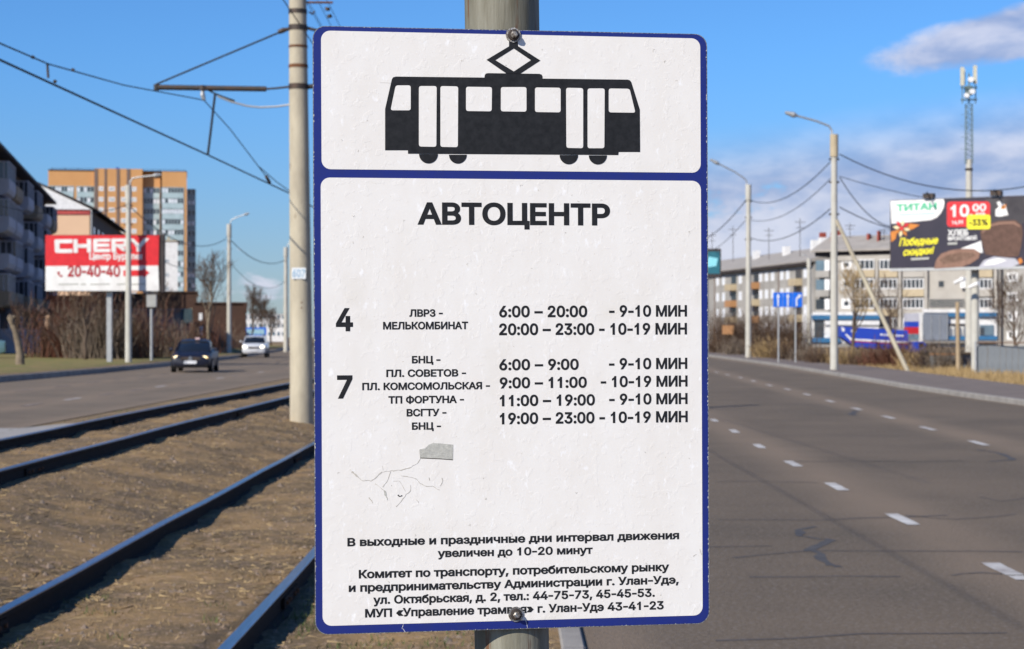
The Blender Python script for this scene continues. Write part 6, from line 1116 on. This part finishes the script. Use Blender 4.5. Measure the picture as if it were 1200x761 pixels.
# ------------------------------------------------------------------ cars
def loft(sections, name, m, par, closed=True):
    mb = MB(); n = len(sections[0]); 
    for s_ in sections: mb.v += s_
    for j in range(len(sections)-1):
        for i in range(n - (0 if closed else 1)): mb.f.append((j*n+i, j*n+(i+1) % n, (j+1)*n+(i+1) % n, (j+1)*n+i))
    mb.f.append(tuple(range(n))[::-1]); mb.f.append(tuple((len(sections)-1)*n + i for i in range(n)))
    return auto_smooth(mb.build(name, m, par), 35)
def car(kind, label, loc, rz, paint, lights, name, cat):
    """nose points along local -y"""
    c = thing(name, label, cat, loc, rz, 'oncoming traffic on the left carriageway' if cat != 'parked car' else None)
    sv = kind == 'suv'; k = 1.18 if sv else 1.0
    st_ = ([(0, .66, .32, .66), (.08, .80, .24, .72), (.5, .865, .2, .80), (1.1, .88, .2, .88), (1.45, .88, .2, .93), (3.5, .88, .2, .97), (4.15, .87, .22, 1.03), (4.42, .82, .3, 1.0), (4.5, .72, .42, .85)] if not sv else
           [(0, .72, .42, .86), (.08, .84, .32, .94), (.45, .91, .28, 1.02), (1.0, .93, .28, 1.07), (1.3, .93, .28, 1.10), (3.9, .93, .28, 1.12), (4.4, .91, .3, 1.12), (4.6, .86, .4, 1.1), (4.66, .78, .5, 1.0)])
    def sec(y, hw, z0, z1):
        h = [(0, z0), (hw*.86, z0), (hw*.97, z0 + .08), (hw, z0 + (z1-z0)*.42), (hw*.985, z1 - .14), (hw*.93, z1 - .03), (hw*.78, z1 + .012), (0, z1 + .035)]
        return [(x, y, z) for x, z in h] + [(-x, y, z) for x, z in h[-2:0:-1]]
    bodyo = loft([sec(*q) for q in st_], 'body', paint, c)
    gl = ([(1.12, .70, .86, .90), (1.9, .66, .9, 1.36), (2.3, .64, .9, 1.425), (3.2, .62, .9, 1.40), (4.05, .60, .95, 1.04)] if not sv else
          [(.98, .78, 1.0, 1.06), (1.65, .74, 1.04, 1.56), (2.1, .72, 1.04, 1.64), (4.0, .70, 1.04, 1.62), (4.55, .66, 1.08, 1.12)])
    def gs(y, hw, z0, z1, inset=0):
        h = [(hw*1.13, z0), (hw*1.0 + .02, z0 + (z1-z0)*.8), (hw*.9, z1 - .01), (0, z1 + .02)]
        return [(x - inset, y, z) for x, z in h] + [(-x + inset, y, z) for x, z in h[2::-1]] if False else [(x, y, z) for x, z in h] + [(-x, y, z) for x, z in h[-2::-1]]
    loft([gs(*q) for q in gl], 'cabin_glass', 'car_glass', c)
    r0, r1 = gl[1], gl[-2]
    rf_ = MB(); 
    ra = [(y, hw*.93, z1) for (y, hw, z0, z1) in gl[1:-1]]
    ra[0] = (ra[0][0] - .02, ra[0][1], ra[0][2] - .005)
    secs = [[(-w_, y, z + .0), (-w_*.7, y, z + .03), (w_*.7, y, z + .03), (w_, y, z + .0), (w_*.98, y, z - .06), (-w_*.98, y, z - .06)] for y, w_, z in ra]
    loft(secs, 'roof', paint, c)
    for s_ in (1, -1):                     # pillars
        a, b = gl[0], gl[1]; MB().tube([(s_*a[1]*1.12, a[0] + .02, a[2] + .03), (s_*(b[1]*.97), b[0], b[3] - .03)], .035, 6).build('windscreen_pillar', paint, c)
        m_ = gl[2]; MB().box(min(s_*(m_[1]*1.1 - .02), s_*(m_[1]*1.1 + .01)), max(s_*(m_[1]*1.1 - .02), s_*(m_[1]*1.1 + .01)), m_[0] + .25, m_[0] + .34, m_[2], m_[3] - .08).build('door_pillar', paint, c)
        hx_ = .60*(k if not sv else 1.08); hzz = .66 if not sv else .80
        mb = MB(); mb.blob((s_*hx_, .10 if not sv else .03, hzz), (.20, .10, .085 if not sv else .13)); auto_smooth(mb.build('headlight', lights, c), 80)
        mb = MB(); mb.box(s_*hx_ - .22, s_*hx_ + .22, .06, .3, hzz - .09, hzz + .07)
        mb.build('headlight_housing', 'chrome' if sv else 'dark_steel', c)
        mb = MB(); mb.blob((s_*(.98 if not sv else 1.06), 1.42, 1.0 if not sv else 1.2), (.11, .08, .09)); auto_smooth(mb.build('mirror', paint, c), 80)
        for yw in (.82, 3.62):
            r_ = .31 if not sv else .36; xw = (.70 if not sv else .76)*s_
            wh = auto_smooth(MB().tube([(xw, yw, r_), (xw + s_*.20, yw, r_)], r_, 20).build('wheel', 'rubber', c))
            MB().tube([(xw + s_*.17, yw, r_), (xw + s_*.208, yw, r_)], r_*.66, 12).build('rim', 'wheel_rim', wh)
    zz0 = .40 if not sv else .52
    MB().box(-.42, .42, -.012, .1, zz0 + .14, zz0 + .28).build('grille', 'dark_steel', c)
    MB().box(-.27, .27, -.045, -.014, zz0 - .02, zz0 + .11).build('number_plate', 'plate_white', c)
    MB().box(-.72, .72, .03, .3, zz0 - .13, zz0 - .03).build('lower_grille', 'rubber', c)
    if kind == 'sedan':
        MB().slab([(-.05, zz0 + .12), (.05, zz0 + .12), (.09, zz0 + .2), (.03, zz0 + .31), (-.03, zz0 + .31), (-.09, zz0 + .2)], -.035, -.013).build('badge', 'chrome', c)
        pt = MB().box(.14, .32, 2.0, 2.3, 1.46, 1.54).build('roof_light', 'pink_light', c); pt.location = (-.12, 0, -.02)
        mb = MB(); mb.blob((.40, 2.0, 1.0), (.12, .10, .16)); mb.build('red_cushion', 'flag_red', c)
    else:
        mb = MB(); mb.blob((.60, .06, .58), (.07, .05, .05)); mb.build('fog_light', 'headlight_amber', c)
        for s_ in (-1, 1): MB().tube([(s_*.60, 1.9, 1.70), (s_*.60, 4.0, 1.69)], .03, 6).build('roof_rail', 'dark_steel', c)
    return c
car('sedan', 'dark navy saloon car driving towards the camera, small pale light on its roof', (-14.05, 82, .125), R(4), 'car_navy', 'headlight_lit', 'saloon_car', 'car')
car('suv', 'silver off-road car with bright headlights, farther down the left carriageway', (-19.4, 141, .125), R(4), 'car_silver', 'headlight_bright', 'off_road_car', 'car')
car('sedan', 'parked pale teal car cut off by the left edge of the photo', (-35.1, 113, .42), R(-75), 'car_teal', 'glass_dark', 'parked_car', 'parked car')

# ------------------------------------------------------------------ vegetation
def bush(label, x, y, z, wd, dp, h, n, m, seed, name='bush', cat='bush', group='leafless brown bushes', tw=.028):
    r = random.Random(seed); mb = MB()
    for i in range(n):
        bx_ = r.gauss(0, wd*.23); by = r.gauss(0, dp*.23); a = r.uniform(0, 2*pi); ln = h * r.uniform(.45, 1.08); sp_ = r.uniform(.05, .55)
        p = [Vector((bx_, by, -.05))]; d = Vector((cos(a)*sp_, sin(a)*sp_, 1)).normalized()
        for k in range(4):
            d = (d + Vector((r.gauss(0, .22), r.gauss(0, .22), r.gauss(-.03, .1)))).normalized(); p.append(p[-1] + d*ln/4)
            if k >= 1:
                dd = (d + Vector((r.gauss(0, .8), r.gauss(0, .8), r.gauss(.1, .4)))).normalized(); q = p[-1] + dd*ln*r.uniform(.12, .3); e = Vector((dd.y, -dd.x, 0)); e = e.normalized()*tw*.45 if e.length > .01 else Vector((tw*.4, 0, 0))
                mb.add([p[-1] - e, p[-1] + e, q], [(0, 1, 2)])
        for k in range(4):
            e = Vector((cos(a + 1.3), sin(a + 1.3), 0)) * tw * (1 - k*.2) * .5; e2 = e*.8
            mb.add([p[k] - e, p[k] + e, p[k+1] + e2, p[k+1] - e2], [(0, 1, 2, 3)])
    o = mb.build(name, m); o.location = (x, y, z); return tag(o, label, cat, group)
def tree(label, x, y, z, h, spread, seed, m='bark', n_limb=9, trunk_r=.16, tw=.03, group='bare leafless trees', levels=3, col='twig_brown', name='bare_tree'):
    r = random.Random(seed); root = thing(name, label, 'tree', (x, y, z), 0, group)
    tr_ = MB(); cr = MB(); pts = [Vector((0, 0, -.2))]; k = 7
    for i in range(k): pts.append(pts[-1] + Vector((r.gauss(0, .05*h/k*2), r.gauss(0, .05*h/k*2), (h*.85)/k)))
    rad = [trunk_r * (1 - .82*i/k) for i in range(k+1)]; tr_.tube(pts, rad, 8)
    def grow(p, d, ln, rad_, lev):
        q = [p]; nseg = 4
        for i in range(nseg):
            d = (d + Vector((r.gauss(0, .16), r.gauss(0, .16), .10))).normalized(); q.append(q[-1] + d*ln/nseg)
            if lev > 0 and i > 0:
                for _ in range(2 if lev > 1 else 3):
                    dd = (d*.9 + Vector((r.gauss(0, .6), r.gauss(0, .6), r.gauss(.15, .4)))).normalized(); grow(q[-1], dd, ln*r.uniform(.4, .65), rad_*.5, lev-1)
        if lev >= levels - 1 : tr_.tube(q, [max(rad_*(1-.7*i/nseg), tw*.35) for i in range(nseg+1)], 5, False)
        else:
            for i in range(nseg):
                e = Vector((r.uniform(-1, 1), r.uniform(-1, 1), 0)).normalized()*max(rad_*(1-.2*i), tw*.35)
                cr.add([q[i]-e, q[i]+e, q[i+1]+e*.8, q[i+1]-e*.8], [(0, 1, 2, 3)])
    for i in range(n_limb):
        t = r.uniform(.25, 1); j = min(k-1, int(t*k)); p = pts[j].lerp(pts[j+1], t*k - j); a = r.uniform(0, 2*pi); up = .7 + .8*t
        grow(p, Vector((cos(a)*spread, sin(a)*spread, up)).normalized(), h*.42*(1.2 - .6*t), rad[j]*.5, levels - 1)
    tr_.build('trunk', m, root, True); cr.build('crown', col, root); return root
lm = [('brown thicket at the foot of the left apartment block', 66, 118, 3.6, 3.6, 380), ('tall brown thicket under the left half of the red billboard', 90, 116, 5, 4.2, 460), ('brown thicket just left of the red billboard post', 112, 114, 3.4, 3.8, 420),
      ('brown thicket between billboard post and lamp', 138, 116, 3.4, 3.2, 420), ('brown thicket right of the lamp by the red billboard', 163, 120, 3.2, 3.4, 300), ('brown thicket beside the small grey box sign', 188, 125, 3.0, 2.8, 260),
      ('low brown thicket in front of the grey garage', 205, 135, 3.2, 2.4, 220), ('low brown brush behind the navy car', 228, 150, 3.6, 2.6, 240), ('low brown brush left of the middle lamp', 252, 165, 4, 2.5, 240)]
for i, (lb, px, Y, wd, h, n) in enumerate(lm): bush(lb, (px-600)/F*Y, Y, .4, wd*1.25, 2.5, h, int(n*.75), ('twig_brown', 'twig_red', 'twig_grey')[i % 3], 40 + i, name='thicket', cat='thicket', group='brown thickets beyond the left carriageway', tw=.05)
tree('bare pale-barked tree rising left of the middle lamp', (246-600)/F*135, 135, .35, 6.3, .55, 5, 'bark_pale', 14, .17, .04)
tree('bare forked tree in the thicket under the red billboard', (100-600)/F*110, 110, .4, 4.6, .9, 6, 'bark', 10, .14, .03)
tree('slim bare poplar beyond the brown building', (295-600)/F*290, 290, .3, 8.2, .28, 9, 'bark', 16, .16, .06)
tree('bare poplar left of the farthest left lamp', (308-600)/F*310, 310, .3, 6.8, .3, 10, 'bark', 14, .2, .07)
tree('small dark bare tree against the far white block', (318-600)/F*300, 300, .3, 5.4, .45, 12, 'bark', 12, .2, .08)
tree('thin bare tree in front of the grey garage', (187-600)/F*125, 125, .35, 4.6, .5, 14, 'bark', 8, .08, .03)
tree('pruned bare tree right of the propped street lamp', (1001-600)/F*105, 105, .45, 4.6, .55, 17, 'bark', 13, .13, .035, col='twig_straw')
tree('bare tree in front of the loggias, left of the bread billboard', (1050-600)/F*120, 120, .4, 4.6, .8, 19, 'bark', 10, .10, .03)
tree('bare tree over the sheet fence at the right edge', (1186-600)/F*110, 110, .2, 4.6, .9, 23, 'bark', 14, .12, .04)
# pollarded stump tree
sx, sy = (22-600)/F*90, 90
pt = thing('pollarded_tree', 'short pollarded tree trunk with a knobbly broken top on the left lawn', 'tree', (sx, sy, .42))
mb = MB(); mb.tube([(.06, 0, -.2), (.05, 0, .5), (-.05, .02, 1.0), (-.16, 0, 1.5), (-.32, 0, 1.9), (-.42, 0, 2.2), (-.40, 0, 2.32)], [.24, .18, .155, .14, .13, .14, .06], 10); auto_smooth(mb.build('trunk', 'bark_pale', pt), 70)
mb = MB(); mb.tube([(-.36, 0, 2.1), (-.22, 0, 2.24), (-.14, 0, 2.22)], [.10, .07, .03], 7); auto_smooth(mb.build('limb', 'bark_pale', pt), 70)
mb = MB()
for i in range(26):
    a = rng.uniform(-1.2, 1.6); p = Vector((-.05 + rng.uniform(-.1, .1), 0, 1.2 + rng.random()*.9)); d = Vector((sin(a)*.6, rng.gauss(0, .3), 1)); mb.tube([p, p + d*.5, p + d*1.1 + Vector((.1, 0, 0))], [.014, .01, .006], 4)
mb.build('shoots', 'twig_brown', pt)
rl = random.Random(31)
names_r = [('low brown bush beside the sign edge, farthest along the right pavement', 842, 150), ('low brown bush just left of the farther right-hand lamp', 862, 135), ('low brown bush just right of the farther right-hand lamp', 892, 125), ('low brown bush left of the lane sign posts', 903, 118),
           ('low brown bush between the lane sign posts', 923, 112), ('low brown bush right of the lane sign posts', 944, 106), ('low brown bush left of the propped lamp', 964, 100), ('brown bush right of the propped lamp', 990, 96), ('brown bush in front of the trailer middle', 1012, 94),
           ('brown bush in front of the trailer end, left of the strut foot', 1034, 92), ('reddish dense bush crossed by the leaning strut', 1052, 91), ('brown bush just right of the strut foot', 1078, 88), ('brown bush in front of the small blue cab', 1092, 86), ('straw-brown bush left of the wooden post', 1108, 84)]
for i, (lb, px, Y) in enumerate(names_r):
    X = (px-600)/F*Y; h = {1052: 1.75, 1078: 1.1, 1092: 1.3, 1108: 1.3}.get(px, 1.15 if px > 940 else 1.5)
    bush(lb, X, Y, gz(X, Y) - .1, 2.0, 1.6, h, 330, 'twig_red' if px in (1052, 1034) else (('twig_brown', 'twig_grey', 'twig_brown', 'twig_straw')[i % 4]), 70 + i, group='brown bushes behind the right pavement', tw=.035)
for i, (lb, px, Y, h) in enumerate((('tall brown scrub in front of the grey block, by the sign edge', 848, 200, 4.2), ('tall brown scrub between the farther lamp and the sign', 866, 190, 3.6), ('tall brown scrub left of the lane sign', 895, 180, 4.0), ('tall brown scrub behind the lane sign posts', 925, 175, 3.4))):
    bush(lb, (px-600)/F*Y, Y, .4, 4.6, 3, h, 420, 'twig_brown', 90 + i, name='scrub', group='tall brown scrub before the grey block', tw=.05)
tag(MB().box(0, 1.1, 0, .5, 0, .9).build('orange_box', 'balcony_ochre'), 'small orange box low in the scrub by the grey block', 'box'); bpy.data.objects['orange_box'].location = at(847, 392, 188)
